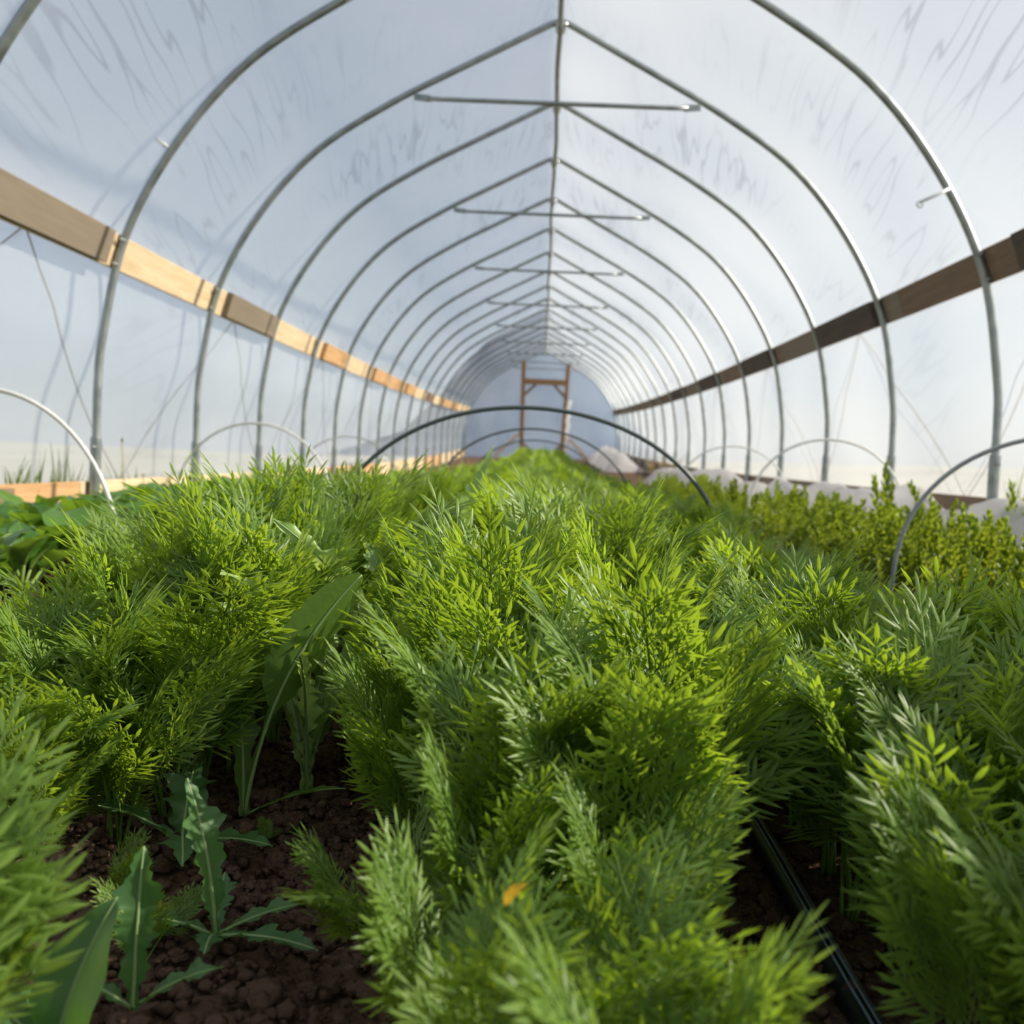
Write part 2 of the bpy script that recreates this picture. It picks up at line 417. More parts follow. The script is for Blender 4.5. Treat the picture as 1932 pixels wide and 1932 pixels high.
# ------------------------------------------------------------------ film: ceiling and side walls
def film_offset(z, frac, sd):
    """outward gap between bow centre line and film; the hip board pushes the film out"""
    d = 0.019
    dz = abs(z-HIP[sd])
    mid = math.sin(PI*frac)                       # 0 at a bow, 1 between bows
    reach = 0.20+0.42*min(1, mid*1.6)
    if dz < 0.075: e = 1.0
    elif dz < reach+0.075: e = (1-(dz-0.075)/reach)**1.4
    else: e = 0
    lo = min(1, max(0, (0.80-z)/0.45)); lo = lo*lo*(3-2*lo)        # and out over the base board
    return d+0.046*e - 0.012*mid*(1-e)+0.10*lo
def film_part(name, pts, sides, label):
    """pts: indices into `full`; one sheet along the tunnel"""
    NB = 10
    ylist = []
    for n in range(-6, NEND):
        for k in range(NB): ylist.append((hoop_y(n)+S*k/NB, k/NB))
    ylist.append((hoop_y(NEND)+0.03, 0.0))
    # densify profile
    P = []
    for a, b in zip(pts[:-1], pts[1:]):
        seg = (b-a).length; k = max(1, int(seg/0.05))
        for q in range(k): P.append(a+(b-a)*q/k)
    P.append(pts[-1])
    arc = [0]
    for a, b in zip(P[:-1], P[1:]): arc.append(arc[-1]+(b-a).length)
    v = []; uvs = []
    for (y, fr) in ylist:
        for i, p in enumerate(P):
            t = (P[min(i+1, len(P)-1)]-P[max(i-1, 0)]).normalized()
            nrm = Vector((-t[1], t[0]))
            sd = -1 if p[0] < 0 else 1
            if nrm.dot(Vector((p[0], p[1]-0.9))) < 0: nrm = -nrm
            off = film_offset(p[1], fr, sd)
            mid = math.sin(PI*fr)
            wr = noise.noise(Vector((arc[i]*6-y*2.2, y*1.4+arc[i]*1.0, 1.7)))*0.006+noise.noise(Vector((arc[i]*16-y*7, y*3, 5.0)))*0.0025
            off += wr*mid
            q = p+nrm*off
            v.append((q[0], y, q[1]+G(y))); uvs.append((abs(arc[i]-arc[-1]*0.5) if name == 'ceiling' else arc[i]*0.5+3, y))
    n = len(P); f = []
    for j in range(len(ylist)-1):
        for i in range(n-1): f.append((j*n+i, j*n+i+1, (j+1)*n+i+1, (j+1)*n+i))
    me = mesh(name, v, f, True, MAT['film' if name == 'ceiling' else 'film_side'])
    ul = me.uv_layers.new(name='UVMap')
    li = np.zeros(len(me.loops), dtype=np.int32); me.loops.foreach_get('vertex_index', li)
    ul.data.foreach_set('uv', np.array(uvs, dtype=np.float32)[li].ravel())
    o = link(name, me); tag(o, label, kind='structure'); return o
def split(z_l, z_r):
    L_, C_, R_ = [], [], []
    for p in full:
        if p[0] < 0 and p[1] < z_l: L_.append(p)
        elif p[0] > 0 and p[1] < z_r: R_.append(p)
        else: C_.append(p)
    a = Vector((-prof_x(z_l), z_l)); b = Vector((prof_x(z_r), z_r))
    return L_+[a], [a]+C_+[b], [b]+R_
fl, fc, fr_ = split(HIP[-1], HIP[1])
film_part('wall_left', fl, -1, 'translucent plastic side wall below the left hip board')
film_part('ceiling', fc, 0, 'translucent wrinkled plastic film stretched over the arched bows')
film_part('wall_right', fr_, 1, 'bright translucent plastic side wall below the right hip board')

# ------------------------------------------------------------------ bows
PR = 0.0172
m_pipe = MB().tube([(p[0], 0, p[1]) for p in full], PR, 10, False).mesh('pipe', True, MAT['steel'])
def post_mesh(sd):
    b = MB(); x = lambda z: sd*prof_x(z)
    z0, z1 = 0.02*sd-0.12, 0.40 + 0.05*sd
    b.tube([(x(z0+(z1-z0)*k/6), 0, z0+(z1-z0)*k/6) for k in range(7)]+[(x(z1), 0, z1+0.0005), (x(z1), 0, z1+0.003)], [PR+0.0055]*8+[PR-0.001], 12, False)
    return b.mesh('ground_post', True, MAT['steel'])
m_post = {s: post_mesh(s) for s in (-1, 1)}
def bolt_mesh():
    b = MB(); b.tube([(-0.012, 0, 0), (0.030, 0, 0)], 0.004, 8)
    b.tube([(0.024, 0, 0), (0.030, 0, 0)], 0.0075, 6); b.tube([(-0.014, 0, 0), (-0.008, 0, 0)], 0.007, 6)
    return b.mesh('bolt', False, MAT['bolt_dull'])
m_bolt = bolt_mesh()
def tie_mesh():
    b = MB(); z = 1.869+CAMH+0.004; xw = 0.712; n = 18
    b.tube([(-xw+0.03+(2*xw-0.06)*k/n, -0.030, z) for k in range(n+1)], [0.0125]*(n+1), 8)
    return b.mesh('collar_tie', True, MAT['steel'])
m_tie = tie_mesh()
def tie_end_mesh(sd):
    b = MB(); z = 1.869+CAMH+0.004; xw = 0.712
    b.box((sd*(xw-0.005), -0.024, z+0.006), (0.045, 0, 0.004*sd), (0, 0.005, 0), (0, 0, 0.017), 0.3)
    b.tube([(sd*(xw+0.014), -0.040, z+0.014), (sd*(xw+0.014), 0.025, z+0.014)], 0.005, 8)
    return b.mesh('tie_bracket', False, MAT['steel'])
m_tie_end = {s: tie_end_mesh(s) for s in (-1, 1)}
def clamp_mesh():
    b = MB(); z = half[-1][1]-0.037
    for q in range(2):
        yy = -0.016+0.032*q
        b.tube([(0.024*math.cos(a), yy, z+0.004+0.024*math.sin(a)) for a in [2*PI*k/14 for k in range(15)]], 0.0055, 6, False)
    b.tube([(0.022, -0.045, z+0.008), (0.022, 0.0, z+0.008)], 0.006, 8)
    b.tube([(0.022, -0.050, z+0.008), (0.022, -0.042, z+0.008)], 0.013, 8)
    return b.mesh('ridge_clamp', True, MAT['bolt'])
m_clamp = clamp_mesh()
ORD = ['zeroth', 'first', 'second', 'third', 'fourth', 'fifth', 'sixth', 'seventh', 'eighth', 'ninth', 'tenth', 'eleventh', 'twelfth', 'thirteenth',
       'fourteenth', 'fifteenth', 'sixteenth', 'seventeenth', 'eighteenth', 'nineteenth']
for n in range(0, NEND+1):
    y = hoop_y(n)
    b = empty('greenhouse_bow', (0, y, G(y)))
    tie = n % 2 == 0 and n >= 2
    if n == 0: lab = 'galvanized steel bow showing only as a pipe across the top left corner'
    elif n == 1: lab = 'nearest whole galvanized steel bow, its peak above the frame'
    elif n == NEND: lab = 'last galvanized steel bow framing the far end wall'
    else: lab = '%s galvanized steel bow counting inward from the nearest whole one%s' % (ORD[n], ', with a cross tie' if tie else ', without cross tie')
    tag(b, lab, 'greenhouse bow', 'galvanized steel bows')
    link('pipe', m_pipe, None, b)
    if n > 0:
        for s in (-1, 1):
            link('ground_post', m_post[s], None, b)
            if n <= 6:
                for zz in (HIP[s]+0.05, HIP[s]-0.05)+((0.36 + 0.05*s,) if n <= 2 else ()):
                    q = link('bolt', m_bolt, None, b); q.location = (s*(prof_x(zz)-0.008), -0.012, zz); q.rotation_euler = (0, 0, R(-70) if s > 0 else R(-110))
    if n >= 1: link('ridge_clamp', m_clamp, None, b)
    if tie:
        t = link('collar_tie', m_tie, None, b)
        for s in (-1, 1): link('tie_bracket', m_tie_end[s], None, t)
    if n == 1:                     # small clear clips hanging on the nearest bow
        zz = 1.21+CAMH; x = -prof_x(zz)
        MB().tube([(x-0.01, -0.02, zz+0.012), (x-0.03, -0.085, zz+0.022)], 0.008, 6).build('clip', MAT['clip'], b)
        zz = 1.18+CAMH; x = prof_x(zz)
        c = MB().tube([(x, -0.018, zz), (x-0.06, -0.03, zz-0.033), (x-0.125, -0.04, zz-0.066)], 0.0065, 6).build('clip', MAT['clip'], b)
        MB().tube([(x-0.125+0.012*math.cos(a), -0.04, zz-0.074+0.012*math.sin(a)) for a in [2*PI*k/10 for k in range(11)]], 0.004, 6, False).build('ring', MAT['clip'], c)
        zz = 1.86+CAMH; x = -prof_x(zz)
        MB().box((x-0.005, -0.02, zz-0.015), (0.012, 0, 0), (0, 0.016, 0), (0, 0, 0.010), 0.3).build('clip', MAT['clip'], b)

# ridge purlin under the peaks
pts = []
for n10 in range(-20, NEND*10+1):
    n = n10/10; y = hoop_y(n); fr = n-math.floor(n)
    pts.append((0.008*math.sin(n*2.1)*math.sin(PI*fr), y, half[-1][1]-0.037+G(y)-0.012*math.sin(PI*fr)*(0.6+0.4*math.sin(n*3))))
o = MB().tube(pts, 0.016, 10).build('ridge_purlin', MAT['steel']); tag(o, 'long galvanized ridge pipe running under the bow peaks', 'pipe')

# ------------------------------------------------------------------ hip boards and base boards
rnd = random.Random(5)
def board(name, sd, zc, y0, y1, hgt, th, out, mat, parent, tilt=True):
    t = prof_tan(zc) if tilt else Vector((0, 1))
    tv = Vector((sd*t[0], 0, t[1])); nv = Vector((sd*t[1], 0, -t[0]))
    ym = (y0+y1)/2
    c = Vector((sd*prof_x(zc), ym, zc+G(ym)))+nv*out
    slope = Vector((0, 1, 0.0017*ym)).normalized()
    b = MB().box((0, 0, 0), nv*th/2, slope*((y1-y0)/2-0.0015), tv*hgt/2, 0.12)
    o = b.build(name, mat, parent, False); o.location = c; return o
tl_ = empty('trim_1'); tag(tl_, 'sunlit wooden hip board running along the left wall', kind='structure')
joints = [0.72, 3.16, 5.60, 8.08, 10.52, 13.05, 15.5, 17.95, 20.4, 22.85, 25.0]
mats = ['pine', 'pine', 'pine', 'pine', 'orange_pine', 'pine', 'pine', 'orange_pine', 'pine', 'pine']
for i in range(len(joints)-1):
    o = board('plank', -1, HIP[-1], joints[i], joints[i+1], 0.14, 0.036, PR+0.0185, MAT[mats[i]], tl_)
for y0, y1, mt in ((2.98, 4.05, 'weathered'), (5.60, 6.57, 'weathered'), (8.10, 8.98, 'orange_pine'), (10.54, 11.45, 'orange_pine'), (13.1, 13.9, 'orange_pine'), (15.55, 16.3, 'brown'), (18.0, 18.7, 'orange_pine'), (20.5, 21.2, 'orange_pine')):
    board('splice_block', -1, HIP[-1]+0.004, y0, y1, 0.136, 0.034, PR+0.0185-0.0365, MAT[mt], tl_)
tr_ = empty('trim_2'); tag(tr_, 'shaded wooden hip board running along the right wall', kind='structure')
joints = [0.4, 2.75, 5.15, 7.6, 10.0, 12.5, 14.9, 17.4, 19.9, 22.4, 25.0]
for i in range(len(joints)-1):
    board('plank', 1, HIP[1], joints[i], joints[i+1], 0.14, 0.036, PR+0.0185, MAT['brown' if i % 2 == 1 else 'weathered'], tr_)  # darker woods than on the left carry this side's shade
for y0, y1, mt in ((2.98, 3.85, 'shade_wood'), (5.48, 6.57, 'shade_wood'), (7.92, 8.9, 'shade_wood'), (10.4, 11.3, 'shade_wood'), (12.8, 13.7, 'shade_wood')):
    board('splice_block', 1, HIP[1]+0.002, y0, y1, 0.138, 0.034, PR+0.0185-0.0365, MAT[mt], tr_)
for sd, nm, lab in ((-1, 'baseboard_left', 'pale pine base boards along the left wall above the soil'), (1, 'baseboard_right', 'brown base boards along the right wall above the soil')):
    bb = empty(nm); tag(bb, lab, kind='structure')
    y = 1.65 if sd < 0 else 1.2; k = 0
    while y < 25:
        y1 = min(y+2.44, 25.0)
        if sd < 0 and k == 0: y1 = 4.10
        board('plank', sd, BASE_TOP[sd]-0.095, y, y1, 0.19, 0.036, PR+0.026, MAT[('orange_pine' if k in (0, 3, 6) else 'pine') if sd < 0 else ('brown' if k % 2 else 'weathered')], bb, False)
        y = y1+0.004; k += 1
    if sd < 0:
        board('plank_end', sd, BASE_TOP[sd]-0.095, 3.35, 3.52, 0.17, 0.03, PR-0.012, MAT['brown'], bb, False)

# lacing cords zigzagging outside the film
for sd, lab in ((-1, 'thin cord zigzagging over the left wall film'), (1, 'thin cord zigzagging over the right wall film')):
    pts = []
    for k in range(-1, 18):
        y = hoop_y(k+0.5); top = k % 2 == 0
        z = HIP[sd]-0.03 if top else BASE_TOP[sd]-0.02
        pts.append((y, z))
    P = []
    for (a, b) in zip(pts[:-1], pts[1:]):
        for q in range(8):
            u = q/8; y = a[0]+(b[0]-a[0])*u; z = a[1]+(b[1]-a[1])*u
            P.append((sd*(prof_x(z)+0.075+0.075*min(1, max(0, (0.85-z)/0.45))), y, z+G(y)))
    o = MB().tube(P, 0.0035, 5).build('lacing_cord', MAT['cord']); tag(o, lab, 'cord')

# ------------------------------------------------------------------ far end wall with its door frame
YE = hoop_y(NEND)
def end_wall():
    v = []; f = []; uvs = []
    rows = 26
    zs = [0.02+(half[-1][1]-0.03)*i/rows for i in range(rows+1)]
    nx = 28
    for z in zs:
        wx = prof_x(z) if z < half[-1][1]-0.02 else 0.05
        for i in range(nx+1):
            x = -wx+2*wx*i/nx
            v.append((x, YE+0.05+0.02*noise.noise(Vector((x*3, z*1.5, 2))), z+G(YE))); uvs.append((x, z))
    for j in range(rows):
        for i in range(nx):
            a = j*(nx+1)+i; f.append((a, a+1, a+nx+2, a+nx+1))
    me = mesh('wall_end', v, f, True, MAT['film_end'])
    ul = me.uv_layers.new(name='UVMap'); li = np.zeros(len(me.loops), dtype=np.int32); me.loops.foreach_get('vertex_index', li)
    ul.data.foreach_set('uv', np.array(uvs, dtype=np.float32)[li].ravel())
    o = link('wall_end', me); tag(o, 'bluish plastic film closing the far end of the tunnel', kind='structure')
    d = empty('door_1', (0, YE-0.03, G(YE))); tag(d, 'rough timber door frame in the far end wall', kind='structure')
    OM = MAT['door_wood']
    for x0, x1, zt in ((-0.475, -0.515, 2.05+CAMH), (0.515, 0.585, 2.01+CAMH)):
        c = Vector(((x0+x1)/2, 0, zt/2)); ax = Vector((x1-x0, 0, zt)).normalized()
        MB().box(c, ax*(zt/2+0.02), (0.05, 0, 0), (0, 0.045, 0), 0.1).build('post', OM, d, False)
    z = 1.549+CAMH
    MB().box((0.03, -0.01, z), (0.50, 0, 0), (0, 0.04, 0), (0, 0, 0.068), 0.1).build('header', OM, d, False)
    for s in (-1, 1):
        cx = 0.03+s*0.36
        MB().box((cx, -0.005, z-0.20), Vector((s, 0, -1))*0.13, (0, 0.02, 0), Vector((s, 0, 1))*0.022).build('corner_brace', MAT['brown'], d, False)
        a = Vector((0.03+s*0.55, 0, 0.62)); b_ = Vector((0.03+s*1.15, 0, 0.03)); ax = (b_-a)
        MB().box((a+b_)/2, ax/2, (0, 0.02, 0), Vector((ax.z, 0, -ax.x)).normalized()*0.035).build('side_brace', MAT['pine'], d, False)
        a = Vector((0.03+s*0.46, 0, 0.36)); b_ = Vector((0.03+s*0.22, 0, 0.06)); ax = (b_-a)
        MB().box((a+b_)/2, ax/2, (0, 0.02, 0), Vector((ax.z, 0, -ax.x)).normalized()*0.03).build('foot_brace', MAT['weathered'], d, False)
    b = MB(); P = []; rr = []
    for k in range(40):
        t = k/39; P.append((0.645-0.03*t+0.012*math.sin(t*31), YE-0.09+0.01*math.cos(t*27), G(YE)+1.44+0.0-1.36*t)); rr.append(0.040+0.018*math.sin(t*40)**2)
    o = b.tube(P, rr, 10).build('rolled_plastic', MAT['sheet']); tag(o, 'bunched white plastic hanging beside the right door post of the end wall', 'plastic roll')
end_wall()

# ------------------------------------------------------------------ low hoops over the beds
def low_hoop(xc, y, a, h, r, mat, label, buried=0.1):
    P = []
    g0 = ground(xc, y)
    for k in range(41):
        t = PI*k/40
        P.append((xc-a*math.cos(t)*1.0, y+0.02*math.sin(t*2), g0+h*math.sin(t)**0.85 if 0 < k < 40 else g0))
    P = [(P[0][0], y, g0-buried)]+P+[(P[-1][0], y, g0-buried)]
    o = MB().tube(P, r, 8).build('low_hoop', mat); tag(o, label, 'hoop', 'low hoops arched over the beds')
low_hoop(-0.03, 2.60, 0.53, 0.475, 0.0058, MAT['hoop_dark'], 'dark low hoop arched over the middle bed, nearest to the camera')
low_hoop(-0.03, 5.20, 0.53, 0.50, 0.0058, MAT['hoop_dark'], 'second dark low hoop over the middle bed, before the end wall')
low_hoop(-0.03, 7.80, 0.53, 0.48, 0.0058, MAT['hoop_dark'], 'farthest of the dark low hoops over the middle bed')
low_hoop(-1.46, 2.60, 0.38, 0.50, 0.0060, MAT['hoop_white'], 'white low hoop bending down into the greens at the left edge')
low_hoop(-1.45, 5.10, 0.42, 0.50, 0.0060, MAT['hoop_white'], 'whole pale low hoop over the left bed, standing against the left wall film')
low_hoop(-1.45, 7.60, 0.42, 0.48, 0.0060, MAT['hoop_white'], 'farther pale low hoop over the left bed, behind the whole one')
low_hoop(1.38, 2.60, 0.46, 0.43, 0.0060, MAT['hoop_grey'], 'grey low hoop rising out of the bushy herbs at the right edge')
low_hoop(1.45, 5.10, 0.40, 0.47, 0.0060, MAT['hoop_white'], 'whole pale low hoop over the right bed, standing against the right wall film')
low_hoop(1.45, 7.60, 0.42, 0.46, 0.0060, MAT['hoop_white'], 'farther pale low hoop over the right bed, behind the whole one')

# ------------------------------------------------------------------ plant builders
def np_mesh(name, v, faces, mats, midx=None, smooth=True):
    """v (N,3); faces: list of (M,k) index arrays"""
    me = bpy.data.meshes.new(name)
    faces = [np.asarray(f, dtype=np.int32) for f in faces if len(f)]
    nl = sum(f.size for f in faces); npoly = sum(len(f) for f in faces)
    me.vertices.add(len(v)); me.vertices.foreach_set('co', np.asarray(v, dtype=np.float32).ravel())
    me.loops.add(nl); me.loops.foreach_set('vertex_index', np.concatenate([f.ravel() for f in faces]))
    me.polygons.add(npoly)
    tot = np.concatenate([np.full(len(f), f.shape[1], dtype=np.int32) for f in faces])
    st = np.concatenate([[0], np.cumsum(tot)[:-1]]).astype(np.int32)
    me.polygons.foreach_set('loop_start', st)
    if smooth: me.polygons.foreach_set('use_smooth', np.ones(npoly, dtype=bool))
    for m in mats: me.materials.append(m)
    if midx is not None: me.polygons.foreach_set('material_index', np.asarray(midx, dtype=np.int32))
    me.update(calc_edges=True); me.validate()
    return me
def unit(a): return a/np.maximum(1e-9, np.linalg.norm(a, axis=-1, keepdims=True))

def frond_skeleton(rng, th0, th1, K, blade0=0.40, full_=True, wid=0.29):
    """a carrot leaf of length 1: rachis points, pinna axes, and lobes (p, d, n, length, width)"""
    n = 15
    t = np.linspace(0, 1, n)
    ang = th0+(th1-th0)*t**1.6
    lean = np.cumsum(rng.normal(0, 0.02, n))
    seg = 1/(n-1)
    pos = np.zeros((n, 3)); T = np.stack([np.sin(ang), lean, np.cos(ang)], 1); T = unit(T)
    for i in range(1, n): pos[i] = pos[i-1]+0.5*(T[i]+T[i-1])*seg
    Yv = np.array([0., 1., 0.])
    def rac(u):
        f = u*(n-1); i = min(int(f), n-2); w_ = f-i
        return pos[i]*(1-w_)+pos[i+1]*w_, unit(T[i]*(1-w_)+T[i+1]*w_)
    lobes = []; axes = []
    def lobe(p, d, nn, l, w_): lobes.append((p, d, nn, l, w_))
    def pinnule(p, d, nn, ln, lw, nl):
        """small axis with nl side lobes per side and one end lobe"""
        e = np.cross(nn, d)
        if nl > 0: axes.append((p, p+d*ln*0.6, 0.0020))
        lobe(p+d*ln*(0.40 if nl else 0.0), d, nn, ln*(0.62 if nl else 1), lw)
        for q in range(nl):
            f = 0.12+0.42*q/max(1, nl)
            for s in (-1, 1):
                a = 0.50+rng.uniform(-0.12, 0.15)
                dd = unit(d*math.cos(a)+e*s*math.sin(a)+nn*rng.uniform(-0.05, 0.22))
                lobe(p+d*ln*f, dd, unit(nn+e*s*0.3), ln*(0.62-0.10*q)*rng.uniform(0.8, 1.15), lw*0.92)
    for k in range(K):
        u = blade0+(1-blade0)*(k/K)**0.92*0.93
        bu = (u-blade0)/(1-blade0)
        env = (1-bu)**0.8*(0.74+0.26*min(1, bu*4))
        for s in (-1, 1):
            p, tt = rac(min(1, u+rng.uniform(-0.008, 0.014)))
            Nn = unit(np.cross(tt, Yv)*-1.0)
            a = 0.80-0.30*bu+rng.uniform(-0.10, 0.10)
            d = unit(tt*math.cos(a)+Yv*s*math.sin(a)+Nn*rng.uniform(-0.05, 0.20))
            pl = wid*env*rng.uniform(0.85, 1.15)+0.035
            axes.append((p, p+d*pl*0.85, 0.0030))
            e0 = unit(np.cross(Nn, d)); nn = unit(Nn+e0*rng.uniform(-0.35, 0.35)); e = unit(np.cross(nn, d))
            Mq = max(2, int(round(0.8+2.8*pl/wid))) if full_ else 2
            for j in range(Mq):
                v = 0.18+0.74*j/Mq
                for s2 in (-1, 1):
                    a2 = 0.66-0.25*v+rng.uniform(-0.12, 0.12)
                    dd = unit(d*math.cos(a2)+e*s2*math.sin(a2)+nn*rng.uniform(-0.05, 0.22)+tt*0.38)
                    ml = (pl*0.40*(1-0.5*v)+0.098)*rng.uniform(0.82, 1.18)
                    pinnule(p+d*pl*0.85*v, dd, unit(nn+e*s2*rng.uniform(-0.35, 0.35)), ml, 0.0136 if full_ else 0.024, (2 if ml > 0.150 else 1) if full_ else 0)
            pinnule(p+d*pl*0.76, unit(d+tt*0.25), nn, 0.155 if full_ else 0.11, 0.0136 if full_ else 0.024, 1 if full_ else 0)
    p, tt = rac(0.985); Nn = unit(np.cross(tt, Yv)*-1.0)
    pinnule(p, tt, Nn, 0.17, 0.0140 if full_ else 0.024, 2 if full_ else 0)
    return pos, axes, lobes
def lobes_mesh_data(lobes, simple=False):
    p = np.array([l[0] for l in lobes]); d = unit(np.array([l[1] for l in lobes])); n0 = np.array([l[2] for l in lobes])
    ln = np.array([l[3] for l in lobes])[:, None]; w_ = np.array([l[4] for l in lobes])[:, None]
    e = unit(np.cross(n0, d)); n = np.cross(d, e)
    N_ = len(p)
    if simple:
        V = np.stack([p, p+d*ln*0.5+e*w_*0.5, p+d*ln+n*ln*0.05, p+d*ln*0.5-e*w_*0.5], 1)
        b = np.arange(N_)[:, None]*4
        return V.reshape(-1, 3), [b+np.array([[0, 1, 2, 3]])]
    c1 = p+d*ln*0.42-n*w_*0.10; c2 = p+d*ln*0.74+n*ln*0.02
    V = np.stack([p, c1, c1+e*w_*0.5+n*w_*0.22, c1-e*w_*0.5+n*w_*0.22, c2, c2+e*w_*0.40+n*w_*0.14, c2-e*w_*0.40+n*w_*0.14, p+d*ln+n*ln*0.07], 1)
    b = np.arange(N_)[:, None]*8
    tri = np.concatenate([b+np.array([[0, 2, 1]]), b+np.array([[0, 1, 3]]), b+np.array([[4, 5, 7]]), b+np.array([[6, 4, 7]])])
    quad = np.concatenate([b+np.array([[1, 2, 5, 4]]), b+np.array([[3, 1, 4, 6]])])
    return V.reshape(-1, 3), [tri, quad]
def stalk_builder(pos, axes, r0=0.0085, r1=0.0022):
    b = MB(); n = len(pos)
    b.tube([Vector(p) for p in pos], [r0+(r1-r0)*(i/(n-1))**0.7 for i in range(n)], 6, True)
    for a, c, r in axes: b.tube([Vector(a), Vector(c)], [r, r*0.6], 3, False)
    return b
rng = np.random.default_rng(11)
FROND = []
VAR = [(0.04, 0.40), (0.06, 0.60), (0.10, 0.80), (0.03, 0.25), (0.08, 0.50), (0.12, 0.95), (0.05, 0.32), (0.02, 0.70), (0.10, 0.45), (0.15, 1.10), (0.03, 0.55), (0.07, 0.30)]
for i, (a, b) in enumerate(VAR):
    pos, axes, lobes = frond_skeleton(rng, a, b, 6, 0.36+0.05*(i % 3))
    v, f = lobes_mesh_data(lobes)
    leaf = np_mesh('carrot_frond', v, f, [MAT['carrot']])
    sb = stalk_builder(pos, axes)
    st = sb.mesh('stalk', True, MAT['stalk'])
    nv = len(v); sv = np.array([tuple(q) for q in sb.v])
    quads = np.array([q for q in sb.f if len(q) == 4])+nv
    mi = [0]*sum(len(q) for q in f)+[1]*len(quads)
    both = np_mesh('carrot_frond_with_stalk', np.concatenate([v, sv]), f+[quads], [MAT['carrot'], MAT['stalk']], mi)
    FROND.append(dict(leaf=leaf, stalk=st, both=both, h=float(v[:, 2].max()), th=b))
LOWF = []
for i in range(8):
    a, b = VAR[i]
    pos, axes, lobes = frond_skeleton(rng, a, b, 5, 0.40, False)
    v, f = lobes_mesh_data(lobes, True)
    LOWF.append((v, f[0], float(v[:, 2].max())))
def lerp(tab, y):
    if y <= tab[0][0]: return tab[0][1]
    for (a, b), (c, d) in zip(tab[:-1], tab[1:]):
        if y <= c: return b+(d-b)*(y-a)/(c-a)
    return tab[-1][1]
H_MID = [(0.33, 0.175), (0.45, 0.185), (0.55, 0.205), (0.70, 0.25), (0.80, 0.285), (0.92, 0.315), (1.3, 0.315), (2.0, 0.30), (30, 0.29)]
H_LEFT = [(0.42, 0.18), (0.75, 0.22), (0.90, 0.275), (1.10, 0.32), (1.30, 0.35), (1.6, 0.34), (2.0, 0.31), (30, 0.30)]
H_RIGHT = [(0.5, 0.215), (0.65, 0.245), (0.80, 0.265), (1.0, 0.265), (1.3, 0.255), (1.6, 0.245), (2.0, 0.26), (30, 0.28)]
def carrot(x, y, H, rn, near, label, group, nf=7, spread=1.0):
    g = ground(x, y)+0.012
    p = empty('carrot_plant', (x, y, g), rn.uniform(0, 2*PI))
    tag(p, label, 'carrot plant', group)
    a0 = rn.uniform(0, 2*PI)
    for k in range(nf):
        fr = FROND[rn.randrange(len(FROND))]
        if k < 2:
            while fr['th'] > 0.6: fr = FROND[rn.randrange(len(FROND))]
        hh = H*(rn.uniform(0.92, 1.06) if k < 2 else rn.uniform(0.58, 0.97))
        sc = hh/fr['h']
        o = link('frond', fr['leaf'] if near else fr['both'], None, p)
        o.rotation_euler = (rn.uniform(-0.12, 0.12), rn.uniform(-0.05, 0.12)*spread, a0+k*2.4+rn.uniform(-0.4, 0.4))
        wsc = rn.uniform(0.9, 1.1)*min(1.25, max(1.0, 0.22/sc*1.15))
        o.scale = (sc*wsc, sc*wsc, sc)
        o.location = (rn.uniform(-0.006, 0.006), rn.uniform(-0.006, 0.006), -0.012)
        if near: link('stalk', fr['stalk'], None, o)
    return p
rn = random.Random(21)
ROWS = {'left': (-0.36, H_LEFT), 'middle': (0.02, H_MID), 'right': (0.37, H_RIGHT)}
plants = []
def row(name, lines, y0, y1, step, off=0):
    xc, tab = ROWS[name]
    for li, dx in enumerate(lines):
        y = y0+li*step*0.5
        while y < y1:
            plants.append((name, li+off, xc+dx*(0.7 if name == 'middle' and y < 0.66 else 1)-(0.015 if name == 'middle' and y < 0.62 else 0)+rn.uniform(-0.018, 0.018), y+rn.uniform(-0.012, 0.012), lerp(tab, y)*rn.uniform(0.84, 1.06)))
            y += step
row('left', (0.07, -0.01, -0.10), 0.92, 1.62, 0.086)
row('middle', (0.06, -0.04), 0.37, 1.62, 0.078)
row('right', (-0.09, -0.01, 0.07), 0.46, 1.62, 0.094)
FARROWS = dict(left=(0.06, -0.06), middle=(0.06, -0.06), right=(-0.07, 0.05))
for nm in ROWS: row(nm, FARROWS[nm], 1.64, 3.6, 0.076, 20)
plants += [('left', 9, -0.250, 0.405, 0.205), ('left', 9, -0.46, 0.82, 0.20), ('left', 9, -0.50, 0.89, 0.20), ('left', 9, -0.43, 0.87, 0.22), ('left', 9, -0.38, 0.86, 0.24), ('left', 9, -0.232, 0.345, 0.20), ('left', 9, -0.300, 0.46, 0.20), ('left', 9, -0.33, 0.80, 0.19), ('left', 9, -0.40, 0.75, 0.185), ('left', 9, -0.305, 0.85, 0.21), ('left', 9, -0.45, 0.70, 0.17), ('left', 9, -0.365, 0.72, 0.165)]
plants += [('right', 8, x, y, H) for x, y, H in ((0.232, 0.47, 0.20), (0.245, 0.55, 0.21), (0.25, 0.64, 0.22), (0.24, 0.72, 0.22), (0.25, 0.80, 0.23), (0.245, 0.89, 0.22), (0.25, 0.98, 0.22), (0.30, 0.42, 0.20))]
plants += [('middle', 7, x, y, H) for x, y, H in ((-0.085, 0.76, 0.19), (-0.095, 0.86, 0.22), (-0.10, 0.96, 0.24), (-0.09, 1.07, 0.27))]
